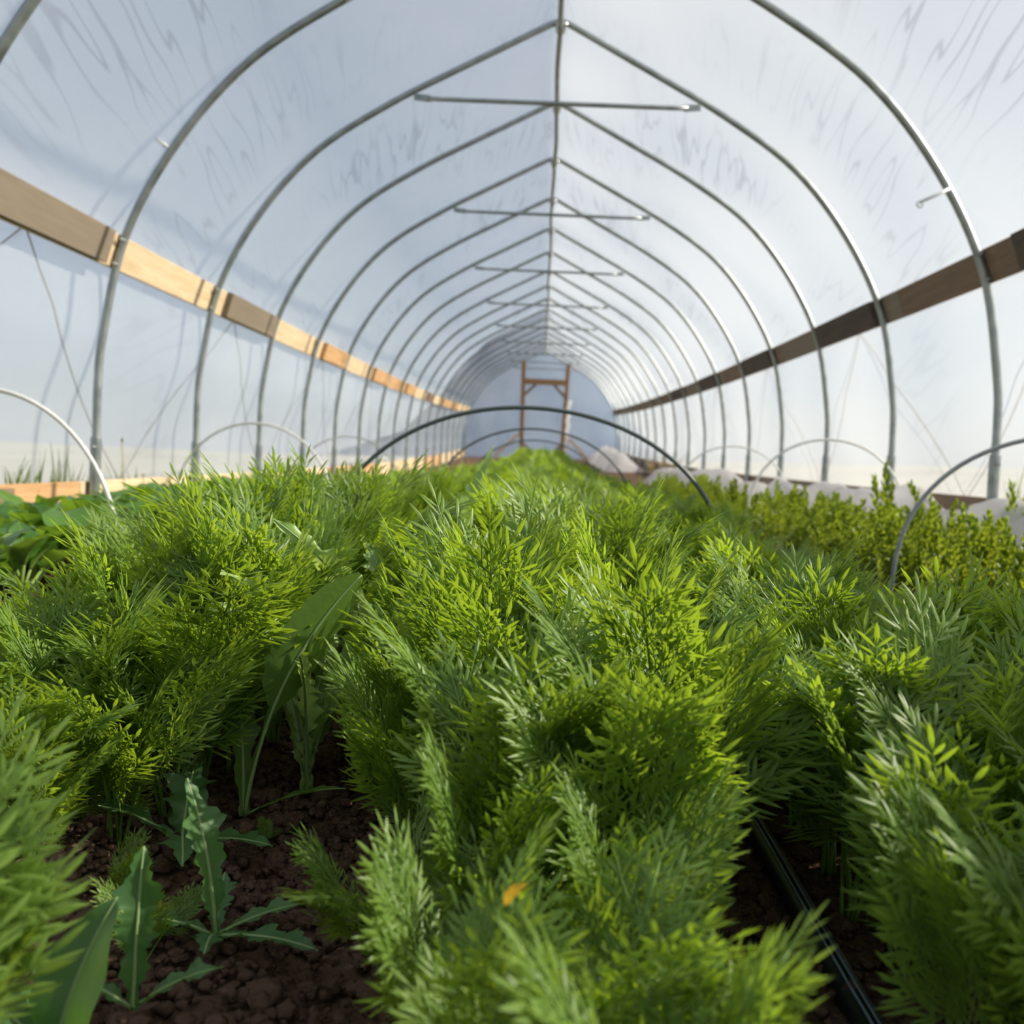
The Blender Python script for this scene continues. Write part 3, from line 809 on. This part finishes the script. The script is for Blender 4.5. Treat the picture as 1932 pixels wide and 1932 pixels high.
# crowding keeps the outer plants of the side rows lower
LIM_L = [(-0.75, -0.20), (-0.60, -0.155), (-0.50, -0.125), (-0.40, -0.055), (-0.30, -0.010), (-0.20, 0.022), (0, 0.05)]
LIM_R = [(0, 0.0), (0.15, -0.015), (0.22, -0.045), (0.30, -0.075), (0.37, -0.105), (0.48, -0.115), (0.6, -0.10), (1.0, -0.10)]
def crowd(nm, x, y, H):
    if nm == 'left' and y > 0.6: return max(0.10, min(H, CAMH+y*lerp(LIM_L, x/y)-ground(x, y)+rn.uniform(-0.015, 0.02)))
    if nm == 'right' and y > 0.95: return max(0.12, min(H, CAMH+y*lerp(LIM_R, x/y)-ground(x, y)+rn.uniform(-0.015, 0.02)))
    return H
ORDW = 'first second third fourth fifth sixth seventh eighth ninth tenth eleventh twelfth thirteenth fourteenth fifteenth sixteenth seventeenth eighteenth nineteenth twentieth'.split()
def ordw(i):
    if i < 20: return ORDW[i]
    t, u = divmod(i+1, 10)
    return ['', '', 'twenty', 'thirty', 'forty', 'fifty', 'sixty'][t]+('-'+ORDW[u-1] if u else '')
LINES = dict(left=['inner line', 'middle line', 'outer line'], middle=['right-hand line', 'left-hand line'], right=['inner line', 'middle line', 'outer line'])
FARL = dict(left=['inner side', 'outer side'], middle=['right side', 'left side'], right=['inner side', 'outer side'])
count = {}
for nm, li, x, y, H in plants:
    near = y < 1.45
    H = crowd(nm, x, y, H)
    k = count.get((nm, li), 0); count[nm, li] = k+1
    grp = 'carrot plants of the %s row' % nm
    if nm == 'left' and li == 9:
        lab = ['blurred carrot plant in the bottom left corner in front of bare soil', 'low carrot plant at the left edge, nearest of the outer stragglers', 'low carrot plant at the left edge, outermost straggler of the left row',
               'short carrot plant at the front of the left row, outer side', 'short carrot plant at the front of the left row, with bare stems over the soil',
               'blurred carrot plant at the bottom left, closest to the lens', 'blurred carrot plant at the left edge behind the closest ones', 'arching carrot plant over the toothed weeds, left row',
               'carrot plant with drooping leaves at the left edge of the soil patch', 'carrot plant beside the lettuce weed stem, left row', 'small carrot plant at the far left of the soil patch', 'small arching carrot plant leaning over the soil patch'][k]
    elif li == 7: lab = 'carrot plant on the middle row\'s left flank beside pale thistles, %s from the front' % ordw(k)
    elif li == 8: lab = 'carrot plant hanging over the right soil furrow beside the drip tape, %s from the front' % ordw(k)
    else:
        lab = 'feathery carrot plant, %s from the front in the %s of the %s row' % (ordw(k), LINES[nm][li] if li < 3 else FARL[nm][li-20], nm) if li < 3 else 'soft focus carrot plant, %s along the %s of the %s row' % (ordw(k), FARL[nm][li-20], nm)
    carrot(x, y, H, rn, near, lab, grp, 6)
# farther along the rows nobody could count the plants
def far_carrots():
    V = []; F = []; off = 0
    rg = np.random.default_rng(3)
    for nm, (xc, tab) in ROWS.items():
        y = 3.52
        while y < YE-0.6:
            for dx in (-0.07, 0.07):
                x = xc+dx+rg.uniform(-0.025, 0.025); H = lerp(tab, y)*rg.uniform(0.85, 1.08); yy = y+rg.uniform(-0.03, 0.03)
                nfr = 6 if y < 8 else 4
                a0 = rg.uniform(0, 6.28)
                for k in range(nfr):
                    v, f, h = LOWF[rg.integers(len(LOWF))]
                    s_ = H*(rg.uniform(0.9, 1.05) if k < 2 else rg.uniform(0.65, 0.95))/h
                    a = a0+k*2.4; c, s = math.cos(a), math.sin(a)
                    q = v*s_*np.array([1.05, 1.05, 1.0])
                    q = np.stack([q[:, 0]*c-q[:, 1]*s+x, q[:, 0]*s+q[:, 1]*c+yy, q[:, 2]+ground(x, yy)], 1)
                    V.append(q); F.append(f+off); off += len(v)
            y += 0.075+0.003*y
    o = link('carrot_foliage', np_mesh('carrot_foliage', np.concatenate(V), [np.concatenate(F)], [MAT['far_carrot']]))
    tag(o, 'mass of blurred carrot tops filling the rows towards the end wall', 'carrot foliage', kind='stuff')
far_carrots()

# ------------------------------------------------------------------ broad leaves
def broadleaf(L_, W_, prof, teeth=0, tamp=0.0, b0=0.2, b1=0.9, fold=0.25, wave=0.0, seed=0, n=26, side_bend=0.0, twist=0.0):
    """leaf in the XZ plane from the origin; b0..b1 = angle from vertical along the length. Returns blade and midrib builders"""
    r_ = random.Random(seed)
    pos = Vector((0, 0, 0)); B = MB(); mid = []
    v = []; f = []
    ph = r_.uniform(0, 1)
    for i in range(n+1):
        t = i/n
        an = b0+(b1-b0)*t**1.2
        T_ = Vector((math.sin(an), side_bend*t, math.cos(an))).normalized()
        if i: pos = pos+T_*(L_/n)
        Nn = Vector((-math.cos(an), 0, math.sin(an)))
        mid.append(pos.copy())
        tw = twist*min(1, t*2.5)
        Sv = Vector((0, 1, 0))*math.cos(tw)+Nn*math.sin(tw); Nn = Nn*math.cos(tw)-Vector((0, 1, 0))*math.sin(tw)
        w_ = prof(t)*W_*0.5
        row_ = []
        for k in (-1, -0.55, 0, 0.55, 1):
            ww = w_
            if teeth and abs(k) == 1:
                q = (t*teeth+ph+(0.4 if k > 0 else 0)) % 1
                ww = w_*(1-tamp*(1-q if q > 0.18 else q*4.5)*1.0)
            z = abs(k)*fold*w_+wave*W_*abs(k)*math.sin(t*17+k*2+seed)
            row_.append(pos+Sv*k*ww+Nn*z)
        v += row_
    for i in range(n):
        for k in range(4): f.append((i*5+k, i*5+k+1, (i+1)*5+k+1, (i+1)*5+k))
    B.add(v, f)
    Rb = MB().tube(mid, [W_*0.035*(1-0.8*i/n)+0.0004 for i in range(n+1)], 5)
    return B, Rb, pos
def ovate(t, p=0.25): return max(0.03, (math.sin(PI*min(1, t**0.75))**0.8)) if t < 1 else 0.02
def lance(t): return max(0.04, math.sin(PI*t**0.9)**0.7*(1-0.3*t)) if t < 1 else 0.02
def thistle_prof(t):
    base = 0.28+0.72*min(1, t*1.7)**1.2
    tip = 1 if t < 0.72 else max(0.03, 1-((t-0.72)/0.28)**1.3)
    lob = 0.80+0.20*math.cos(t*2*PI*4.2)
    return base*tip*lob
# leafy greens of the left bed
SPB = []
for i in range(5):
    Bm, Rm, _ = broadleaf(0.46, 0.25+0.035*i, ovate, 0, 0, 0.25+0.1*i, 0.9+0.18*i, 0.28, 0.03, i, 14)
    # blade starts on top of a petiole of length 0.4
    pet = MB(); tilt = 0.10+0.08*i
    top = Vector((0.40*math.sin(tilt), 0, 0.40*math.cos(tilt)))
    Bm.v = [tuple(Vector(p)+top) for p in Bm.v]
    pet.tube([Vector((0, 0, 0)), top*0.5+Vector((-0.01, 0, 0)), top], [0.022, 0.016, 0.012], 6)
    pet.add([tuple(Vector(p)+top) for p in Rm.v], Rm.f)
    SPB.append((Bm.mesh('greens_leaf', True, MAT['spinach']), pet.mesh('petiole', True, MAT['petiole']), max(p[2] for p in Bm.v)))
rn = random.Random(8)
cnt = 0
for line, x in enumerate((-1.13, -1.30, -1.47, -1.64)):
    y = 1.95+0.08*(line % 2); kk = -1
    while y < (8.4 if line < 2 else 6.5):
        kk += 1
        xx = x+rn.uniform(-0.03, 0.03); yy = y+rn.uniform(-0.04, 0.04)
        p = empty('leafy_greens', (xx, yy, ground(xx, yy)+0.004), rn.uniform(0, 6.28))
        where = ['inner row', 'second row', 'third row', 'outer row'][line]
        tag(p, 'low broad-leaved green plant, %s from the front in the left bed\'s %s' % (ordw(kk), where), 'leafy greens', 'broad-leaved greens of the left bed')
        H = 0.17*rn.uniform(0.85, 1.2)*(1 if y < 4 else 1.15)
        for k in range(12 if y < 4.5 else 9):
            bm_, pm_, h_ = SPB[rn.randrange(5)]
            sc = H/h_*rn.uniform(0.7, 1.1)
            o = link('leaf', bm_, None, p); o.scale = (sc, sc, sc); o.rotation_euler = (rn.uniform(-0.15, 0.15), rn.uniform(0, 0.45), k*2.4+rn.uniform(-0.4, 0.4))
            if y < 4.5: link('petiole', pm_, None, o)
        cnt += 1
        y += 0.155 if y < 4.5 else 0.21
# bushy herbs of the right bed
HERB = []
for i in range(6):
    r_ = random.Random(40+i)
    lob = []; n_ = 26
    P = []
    bend = r_.uniform(0.05, 0.3)
    for k in range(n_):
        t = 0.15+0.85*k/(n_-1); a = k*2.4
        p_ = np.array([bend*t*t, 0, t]); out_ = 0.9*(1-t)+0.35
        d_ = np.array([math.cos(a)*math.sin(out_), math.sin(a)*math.sin(out_), math.cos(out_)])
        lob.append((p_, d_, unit(np.array([-d_[0]*d_[2], -d_[1]*d_[2], 1-d_[2]**2])+1e-6), r_.uniform(0.22, 0.34)*(1.1-0.55*t), 0.075*(1.1-0.4*t)))
        for q in (-1, 1):
            a2 = a+q*0.7
            d2 = np.array([math.cos(a2)*math.sin(out_), math.sin(a2)*math.sin(out_), math.cos(out_)])
            lob.append((p_+d_*0.06, d2, unit(np.array([-d2[0]*d2[2], -d2[1]*d2[2], 1-d2[2]**2])+1e-6), r_.uniform(0.12, 0.2)*(1.1-0.5*t), 0.055))
    v, f = lobes_mesh_data(lob)
    sb = MB().tube([(bend*(k/8)**2, 0, k/8) for k in range(9)], [0.014*(1-0.7*k/8) for k in range(9)], 5)
    HERB.append((np_mesh('shoot', v, f, [MAT['herb']]), sb.mesh('stem', True, MAT['stalk'])))
rn = random.Random(15)
for line, x in enumerate((0.99, 1.11, 1.23, 1.34, 1.43)):
    y = 2.05+0.07*(line % 2); kk = -1
    while y < (9.5 if line < 3 else 6.5):
        kk += 1
        xx = x+rn.uniform(-0.04, 0.04); yy = y+rn.uniform(-0.05, 0.05)
        p = empty('bushy_herb', (xx, yy, ground(xx, yy)+0.002), rn.uniform(0, 6.28))
        where = ['row by the soil path', 'second row', 'middle row', 'fourth row', 'row along the white plastic'][line]
        tag(p, 'yellow-green bushy herb, %s from the front in the right bed\'s %s' % (ordw(kk), where), 'herb plant', 'bushy herbs of the right bed')
        H = [0.16, 0.19, 0.19, 0.17, 0.14][line]*rn.uniform(0.75, 1.2)
        for k in range(7 if y < 4 else 5):
            sh, sm = HERB[rn.randrange(6)]
            sc = H*rn.uniform(0.6, 1.05)
            o = link('shoot', sh, None, p); o.scale = (sc*1.15, sc*1.15, sc); o.location = (rn.uniform(-0.03, 0.03), rn.uniform(-0.03, 0.03), -0.004)
            o.rotation_euler = (rn.uniform(-0.35, 0.35), rn.uniform(-0.35, 0.35), rn.uniform(0, 6.28))
            if y < 3.2: link('stem', sm, None, o)
        y += 0.14 if y < 4.5 else 0.22

# ------------------------------------------------------------------ weeds among the carrots
def rosette(name, loc, leaves, mat, label, cat, rib='midrib'):
    """leaves: (azimuth, length, width, b0, b1, tilt)"""
    p = empty(name, loc); tag(p, label, cat)
    for i, lf in enumerate(leaves):
        az, L_, W_, b0, b1, pf, tt, ta, wv = lf[:9]
        Bm, Rm, _ = broadleaf(L_, W_, pf, tt, ta, b0, b1, 0.22, wv, i+int(L_*1000), 72 if mat == 'pale' else 44, 0.0, lf[9] if len(lf) > 9 else 0.0)
        o = Bm.build('leaf', MAT[mat], p); o.rotation_euler = (0, 0, az)
        Rm.build('midrib', MAT[rib], o)
    return p
TP = thistle_prof
g = lambda x, y: (x, y, ground(x, y)+0.016)
rosette('sow_thistle', g(-0.197, 0.645), [
    (R(150), 0.105, 0.040, 0.10, 0.55, TP, 13, 0.45, 0.04), (R(-25), 0.085, 0.032, 1.25, 1.62, TP, 11, 0.5, 0.05), (R(20), 0.060, 0.026, 1.1, 1.5, TP, 10, 0.4, 0.04),
    (R(200), 0.060, 0.030, 1.0, 1.6, TP, 10, 0.45, 0.05), (R(-80), 0.050, 0.024, 1.0, 1.7, TP, 10, 0.5, 0.05), (R(100), 0.050, 0.026, 0.8, 1.3, TP, 9, 0.5, 0.05)], 'thistle',
    'small toothed thistle rosette on the bare soil at the bottom left', 'weed')
rosette('sow_thistle', g(-0.215, 0.555), [
    (R(100), 0.090, 0.036, 0.05, 0.35, TP, 14, 0.5, 0.06), (R(10), 0.055, 0.028, 0.9, 1.4, TP, 10, 0.45, 0.05), (R(190), 0.06, 0.03, 0.9, 1.5, TP, 10, 0.45, 0.05)], 'thistle',
    'upright prickly-edged thistle leaf at the bottom edge beside a round-leaved weed', 'weed')
rosette('round_leaf_weed', g(-0.235, 0.500), [
    (R(60), 0.085, 0.052, 0.25, 0.7, ovate, 0, 0, 0.02), (R(-60), 0.06, 0.04, 0.8, 1.4, ovate, 0, 0, 0.02), (R(170), 0.06, 0.04, 0.7, 1.3, ovate, 0, 0, 0.02)], 'thistle',
    'round-leaved weed at the bottom edge under the blurred carrot plant', 'weed')
rosette('prickly_lettuce', g(-0.244, 0.870), [
    (R(15), 0.24, 0.058, 0.12, 0.75, lambda t: 0.16 if t < 0.42 else 0.16+0.84*math.sin(PI*min(1, (t-0.42)/0.58)**0.8)**0.8, 16, 0.22, 0.03, R(-65)),
    (R(-20), 0.11, 0.022, 1.0, 1.4, TP, 10, 0.3, 0.03), (R(120), 0.15, 0.04, 0.15, 0.7, TP, 12, 0.3, 0.04)], 'lettuce',
    'tall thick-stemmed lettuce weed with one long broad leaf beside the bare soil', 'weed')
rosette('sow_thistle', g(-0.275, 0.800), [
    (R(100), 0.075, 0.05, 0.5, 1.3, TP, 8, 0.3, 0.10), (R(-15), 0.085, 0.035, 1.2, 1.7, TP, 10, 0.35, 0.05), (R(-70), 0.10, 0.040, 0.9, 1.9, TP, 12, 0.4, 0.05), (R(200), 0.08, 0.04, 0.8, 1.4, TP, 10, 0.4, 0.05)], 'thistle',
    'bluish wavy-leaved thistle weed at the foot of the left carrot row', 'weed')
def frill(n_, L_, W_, seed):
    r_ = random.Random(seed)
    return [(k*2*PI/n_+r_.uniform(-0.3, 0.3), L_*r_.uniform(0.75, 1.1), W_*r_.uniform(0.8, 1.2), r_.uniform(0.05, 0.25), r_.uniform(0.6, 1.5), TP, 11, 0.85, 0.10, r_.uniform(-1.2, 1.2)) for k in range(n_)]
rosette('frilly_thistle', g(-0.150, 1.86), [(R(30), 0.36, 0.055, 0.0, 0.45, TP, 14, 0.7, 0.10, R(70)), (R(200), 0.24, 0.06, 0.1, 0.9, TP, 12, 0.5, 0.15), (R(110), 0.24, 0.06, 0.1, 0.9, TP, 12, 0.5, 0.15)], 'pale',
        'pale frilly leaf standing tall between the carrot rows below the end wall', 'weed', 'midrib')
rosette('frilly_thistle', g(-0.150, 1.18), frill(9, 0.28, 0.055, 3), 'pale', 'pale frilly-leaved thistle between the left and middle carrot rows, farther one', 'weed')
rosette('frilly_thistle', g(-0.170, 1.02), frill(9, 0.25, 0.05, 5), 'pale', 'pale crinkled thistle between the left and middle carrot rows, centre one', 'weed')
rosette('frilly_thistle', g(-0.205, 0.94), frill(8, 0.20, 0.045, 7), 'pale', 'pale crinkled thistle beside the long broad lettuce leaf', 'weed')
# young carrot seedlings on the soil
rn = random.Random(31)
for (x, y, h, lab) in ((-0.235, 0.625, 0.075, 'tiny carrot seedling on the bare soil beside the toothed thistle'), (-0.285, 0.70, 0.06, 'tiny carrot seedling in the shade of the left carrot row'),
                       (0.150, 0.60, 0.06, 'tiny carrot seedling beside the black drip tape'), (-0.22, 0.84, 0.03, 'tiny carrot seedling at the foot of the lettuce weed')):
    p = carrot(x, y, h, rn, True, lab, None, 4, 6.0); p.name = 'carrot_seedling'; p['category'] = 'carrot seedling'
    del p['label']; p['label'] = lab
# low drooping carrot frond reaching over the bare soil
p = carrot(-0.075, 0.60, 0.13, rn, True, 'carrot plant leaning out over the bare soil at the front left of the middle row', None, 5, 3.0)

# orange petal caught on a front carrot plant
Bm, Rm, _ = broadleaf(0.013, 0.008, ovate, 0, 0, 0.3, 0.7, 0.3, 0.05, 2, 8)
o = Bm.build('flower_petal', MAT['orange']); o.location = (-0.004, 0.40, 0.152); o.rotation_euler = (0.2, 0.25, 0.3)
tag(o, 'small orange petal caught on the front carrot leaves', 'petal')

# ------------------------------------------------------------------ drip tape
def drip_tape(x0, y0, y1, label, wig, wid=0.020):
    b = MB(); st1 = MB()
    v = []; f = []; sv = []; n = int((y1-y0)/0.06)
    prof = [(-0.5, 0.0), (-0.38, 0.30), (0, 0.42), (0.38, 0.30), (0.5, 0.0), (0.3, -0.1), (-0.3, -0.1)]
    sp = [[(-0.16, 0.415), (-0.08, 0.43)], [(0.06, 0.43), (0.14, 0.42)]]
    for i in range(n+1):
        y = y0+(y1-y0)*i/n; x = x0+wig*math.sin(y*2.3)+0.4*wig*math.sin(y*6.1)
        z = ground(x, y)+0.012+0.004*math.sin(y*9)
        for a, c in prof: v.append((x+a*wid, y, z+c*wid))
        for q in sp:
            for a, c in q: sv.append((x+a*wid, y, z+c*wid+0.0006))
    k = len(prof)
    for i in range(n):
        for j in range(k): f.append((i*k+j, i*k+(j+1) % k, (i+1)*k+(j+1) % k, (i+1)*k+j))
    o = link('drip_tape', mesh('drip_tape', v, f, True, MAT['tape'])); tag(o, label, 'drip tape')
    for s in range(2):
        fv = []; ff = []
        for i in range(n+1): fv += [sv[i*4+s*2], sv[i*4+s*2+1]]
        for i in range(n): ff.append((i*2, i*2+1, i*2+3, i*2+2))
        link('stripe', mesh('stripe', fv, ff, True, MAT['stripe']), None, o)
drip_tape(0.203, 0.3, 8, 'black drip tape with two pale stripes beside the right carrot row', 0.006)
drip_tape(-1.22, 1.5, 8, 'black drip tape lying under the leafy greens of the left bed', 0.02, 0.022)

# ------------------------------------------------------------------ soil crumbs
def crumbs():
    rg = np.random.default_rng(9)
    ph = (1+5**0.5)/2
    ico = np.array([(-1, ph, 0), (1, ph, 0), (-1, -ph, 0), (1, -ph, 0), (0, -1, ph), (0, 1, ph), (0, -1, -ph), (0, 1, -ph), (ph, 0, -1), (ph, 0, 1), (-ph, 0, -1), (-ph, 0, 1)])/1.9
    tri = np.array([(0, 11, 5), (0, 5, 1), (0, 1, 7), (0, 7, 10), (0, 10, 11), (1, 5, 9), (5, 11, 4), (11, 10, 2), (10, 7, 6), (7, 1, 8), (3, 9, 4), (3, 4, 2), (3, 2, 6), (3, 6, 8), (3, 8, 9), (4, 9, 5), (2, 4, 11), (6, 2, 10), (8, 6, 7), (9, 8, 1)])
    V = []; F = []; off = 0
    zones = [(-0.42, -0.05, 0.50, 1.25, 3600, 0.0045), (0.08, 0.34, 0.50, 1.25, 1500, 0.0045), (0.55, 1.05, 1.3, 3.2, 1800, 0.009), (-1.15, -0.55, 1.3, 3.0, 700, 0.009)]
    for (x0, x1, y0, y1, n, r) in zones:
        for k in range(n):
            x = rg.uniform(x0, x1); y = rg.uniform(y0, y1); s_ = r*rg.lognormal(-0.25, 0.5)
            q = ico*s_*rg.uniform(0.65, 1.2, (12, 1))*np.array([1, 1, 0.8])
            z = ground(x, y)+0.004+noise.noise(Vector((x*9, y*9, 0)))*0.012
            for rx in (-0.34, 0.02, 0.37): z += 0.018*math.exp(-((x-rx)/0.1)**2)
            z -= 0.02*math.exp(-((x-0.78)/0.16)**2)
            V.append(q+np.array([x, y, z+s_*0.2])); F.append(tri+off); off += 12
    o = link('soil_crumbs', np_mesh('soil_crumbs', np.concatenate(V), [np.concatenate(F)], [MAT['soil']]))
    tag(o, 'loose crumbs of red-brown soil between the rows', 'soil', kind='stuff')
crumbs()

# ------------------------------------------------------------------ grass and weeds along the walls
def tuft(loc, n_, h, spread, label, mat='grass', seed=0, wid=0.006, name='grass_tuft', cat='grass tuft', grp=None, squash=1.0):
    r_ = random.Random(seed); b = MB()
    for k in range(n_):
        a = r_.uniform(0, 2*PI); hh = h*r_.uniform(0.5, 1.1); sp = spread*r_.uniform(0.2, 1.2); dr = r_.uniform(0, 0.35)
        dx, dy = math.cos(a)*squash, math.sin(a); v = []; f = []
        bx, by = r_.uniform(-0.02, 0.02), r_.uniform(-0.02, 0.02)
        for i in range(6):
            t = i/5; rr = sp*hh*t**1.7; z = hh*(t-dr*t**3*0.9); ww = wid*(1-t)**0.6*0.5+0.0003
            c = Vector((bx+dx*rr, by+dy*rr, z)); sv = Vector((-dy, dx, 0))
            v += [c-sv*ww, c+Vector((0, 0, -ww*0.5)), c+sv*ww]
        for i in range(5):
            for j in range(2): f.append((i*3+j, i*3+j+1, i*3+j+4, i*3+j+3))
        b.add(v, f)
    o = b.build(name, MAT[mat]); o.location = loc; tag(o, label, cat, grp)
    return o
LW = [(-1.80, yy, hh, '') for yy, hh in ((3.64, 0.24), (3.72, 0.20), (3.80, 0.25), (3.90, 0.19), (3.99, 0.27), (4.10, 0.21), (4.42, 0.17), (4.62, 0.22), (4.80, 0.19), (5.02, 0.16), (5.42, 0.20), (5.75, 0.17))]
for i, (x, y, h, wh) in enumerate(LW):
    tuft((x-0.132, y, ground(x, y)-0.01), 34, h+0.10, 0.45, 'thin green grass tuft behind the left base board, %s from the left edge' % ORDW[i], seed=i, wid=0.011, grp='grass tufts along the left wall', squash=0.35)
RW = [(1.77, 3.30, 0.34), (1.77, 3.55, 0.40), (1.77, 3.78, 0.34), (1.77, 3.02, 0.36)]
for i, (x, y, h) in enumerate(RW):
    tuft((x, y, ground(x, y)+0.02), 24, h, 0.7, 'dark grass tuft behind the white plastic at the right edge, %s of four' % ['farther middle one', 'second farthest', 'farthest', 'nearest'][i], seed=50+i, wid=0.008, grp='grass tufts at the right wall', squash=0.3)
for i, (x, y, h) in enumerate(((1.60, 12.2, 0.4), (1.66, 13.4, 0.45), (1.62, 14.6, 0.4))):
    tuft((x, y, ground(x, y)), 40, h, 0.5, 'dry brownish grass clump far along the right wall, %s one' % ['nearest', 'middle', 'farthest'][i], 'dry', 70+i, 0.012, 'grass_tuft', 'grass tuft', 'dry grass clumps along the right wall')
# upright leafy weeds poking through the white plastic
rn = random.Random(77)
for i, (x, y, h) in enumerate(((1.36, 3.95, 0.32), (1.44, 3.62, 0.28), (1.56, 3.30, 0.30), (1.60, 3.10, 0.34))):
    p = empty('leafy_weed', (x, y, ground(x, y))); tag(p, 'upright narrow-leaved weed in front of the white plastic, %s' % ['farthest left of four', 'second from left of four', 'third from left of four', 'rightmost of four'][i], 'weed', 'weeds in front of the white plastic')
    for k in range(3):
        sh, sm = HERB[rn.randrange(6)]
        o = link('shoot', sh, None, p); sc = h*rn.uniform(0.7, 1.05); o.scale = (sc*0.8, sc*0.8, sc); o.rotation_euler = (rn.uniform(-0.25, 0.25), rn.uniform(-0.25, 0.25), rn.uniform(0, 6)); link('stem', sm, None, o)
# flower stalks at the left wall
def flower(x, y, h, label, open_):
    g0 = ground(x, y); p = empty('dandelion', (x, y, g0)); tag(p, label, 'flower')
    MB().tube([(0, 0, 0), (0.01, 0, h*0.5), (-0.005, 0, h)], [0.003, 0.0025, 0.002], 5).build('stalk', MAT['dry'], p)
    b = MB()
    for k in range(16):
        a = k*2*PI/16; c, s = math.cos(a), math.sin(a); e = 0.014 if open_ else 0.006
        b.add([(-0.005, 0, h), (-0.005+c*e*0.6-s*0.003, s*e*0.6+c*0.003, h+0.008), (-0.005+c*e, s*e, h+(0.008 if open_ else 0.02)), (-0.005+c*e*0.6+s*0.003, s*e*0.6-c*0.003, h+0.008)], [(0, 1, 2, 3)])
    b.build('flower_head', MAT['yellow' if open_ else 'dry'], p)
flower(-1.70, 4.30, 0.24, 'open yellow dandelion flower in front of the left base board', True)
flower(-1.72, 4.12, 0.38, 'tall dry flower stalk with a closed head by the nearest left bow', False)

# ------------------------------------------------------------------ white plastic along the right wall
def sheet(name, y0, y1, xa, xb, hgt, label, seed, step=0.05):
    v = []; f = []; ny = max(6, int((y1-y0)/step)); nx = 14
    for j in range(ny+1):
        y = y0+(y1-y0)*j/ny; e = min(1, j/3, (ny-j)/3)
        for i in range(nx+1):
            t = i/nx; x = xa+(xb-xa)*t+0.03*noise.noise(Vector((y*2, t*3, seed)))
            z = ground(x, y)+0.015+e*hgt*(math.sin(PI*min(1, t*1.05)**0.8)*0.75+0.25*t)*(0.8+0.5*noise.noise(Vector((y*1.6, t*1.5, seed+2))))+0.02*e*noise.noise(Vector((y*7, t*9, seed)))
            v.append((x, y, z))
    for j in range(ny):
        for i in range(nx):
            a = j*(nx+1)+i; f.append((a, a+1, a+nx+2, a+nx+1))
    o = link(name, mesh(name, v, f, True, MAT['sheet'])); tag(o, label, 'plastic sheet'); return o
sheet('plastic_sheet', 2.3, 6.9, 1.45, 1.84, 0.29, 'long crumpled white plastic sheet along the right base board, at the right edge', 1)
sheet('plastic_sheet', 7.1, 13.0, 1.30, 1.84, 0.28, 'crumpled white plastic sheet farther back along the right wall', 4, 0.08)
sheet('plastic_sheet', 17.0, 23.5, 1.10, 1.75, 0.42, 'heap of pale plastic at the far right corner by the end wall', 8, 0.15)
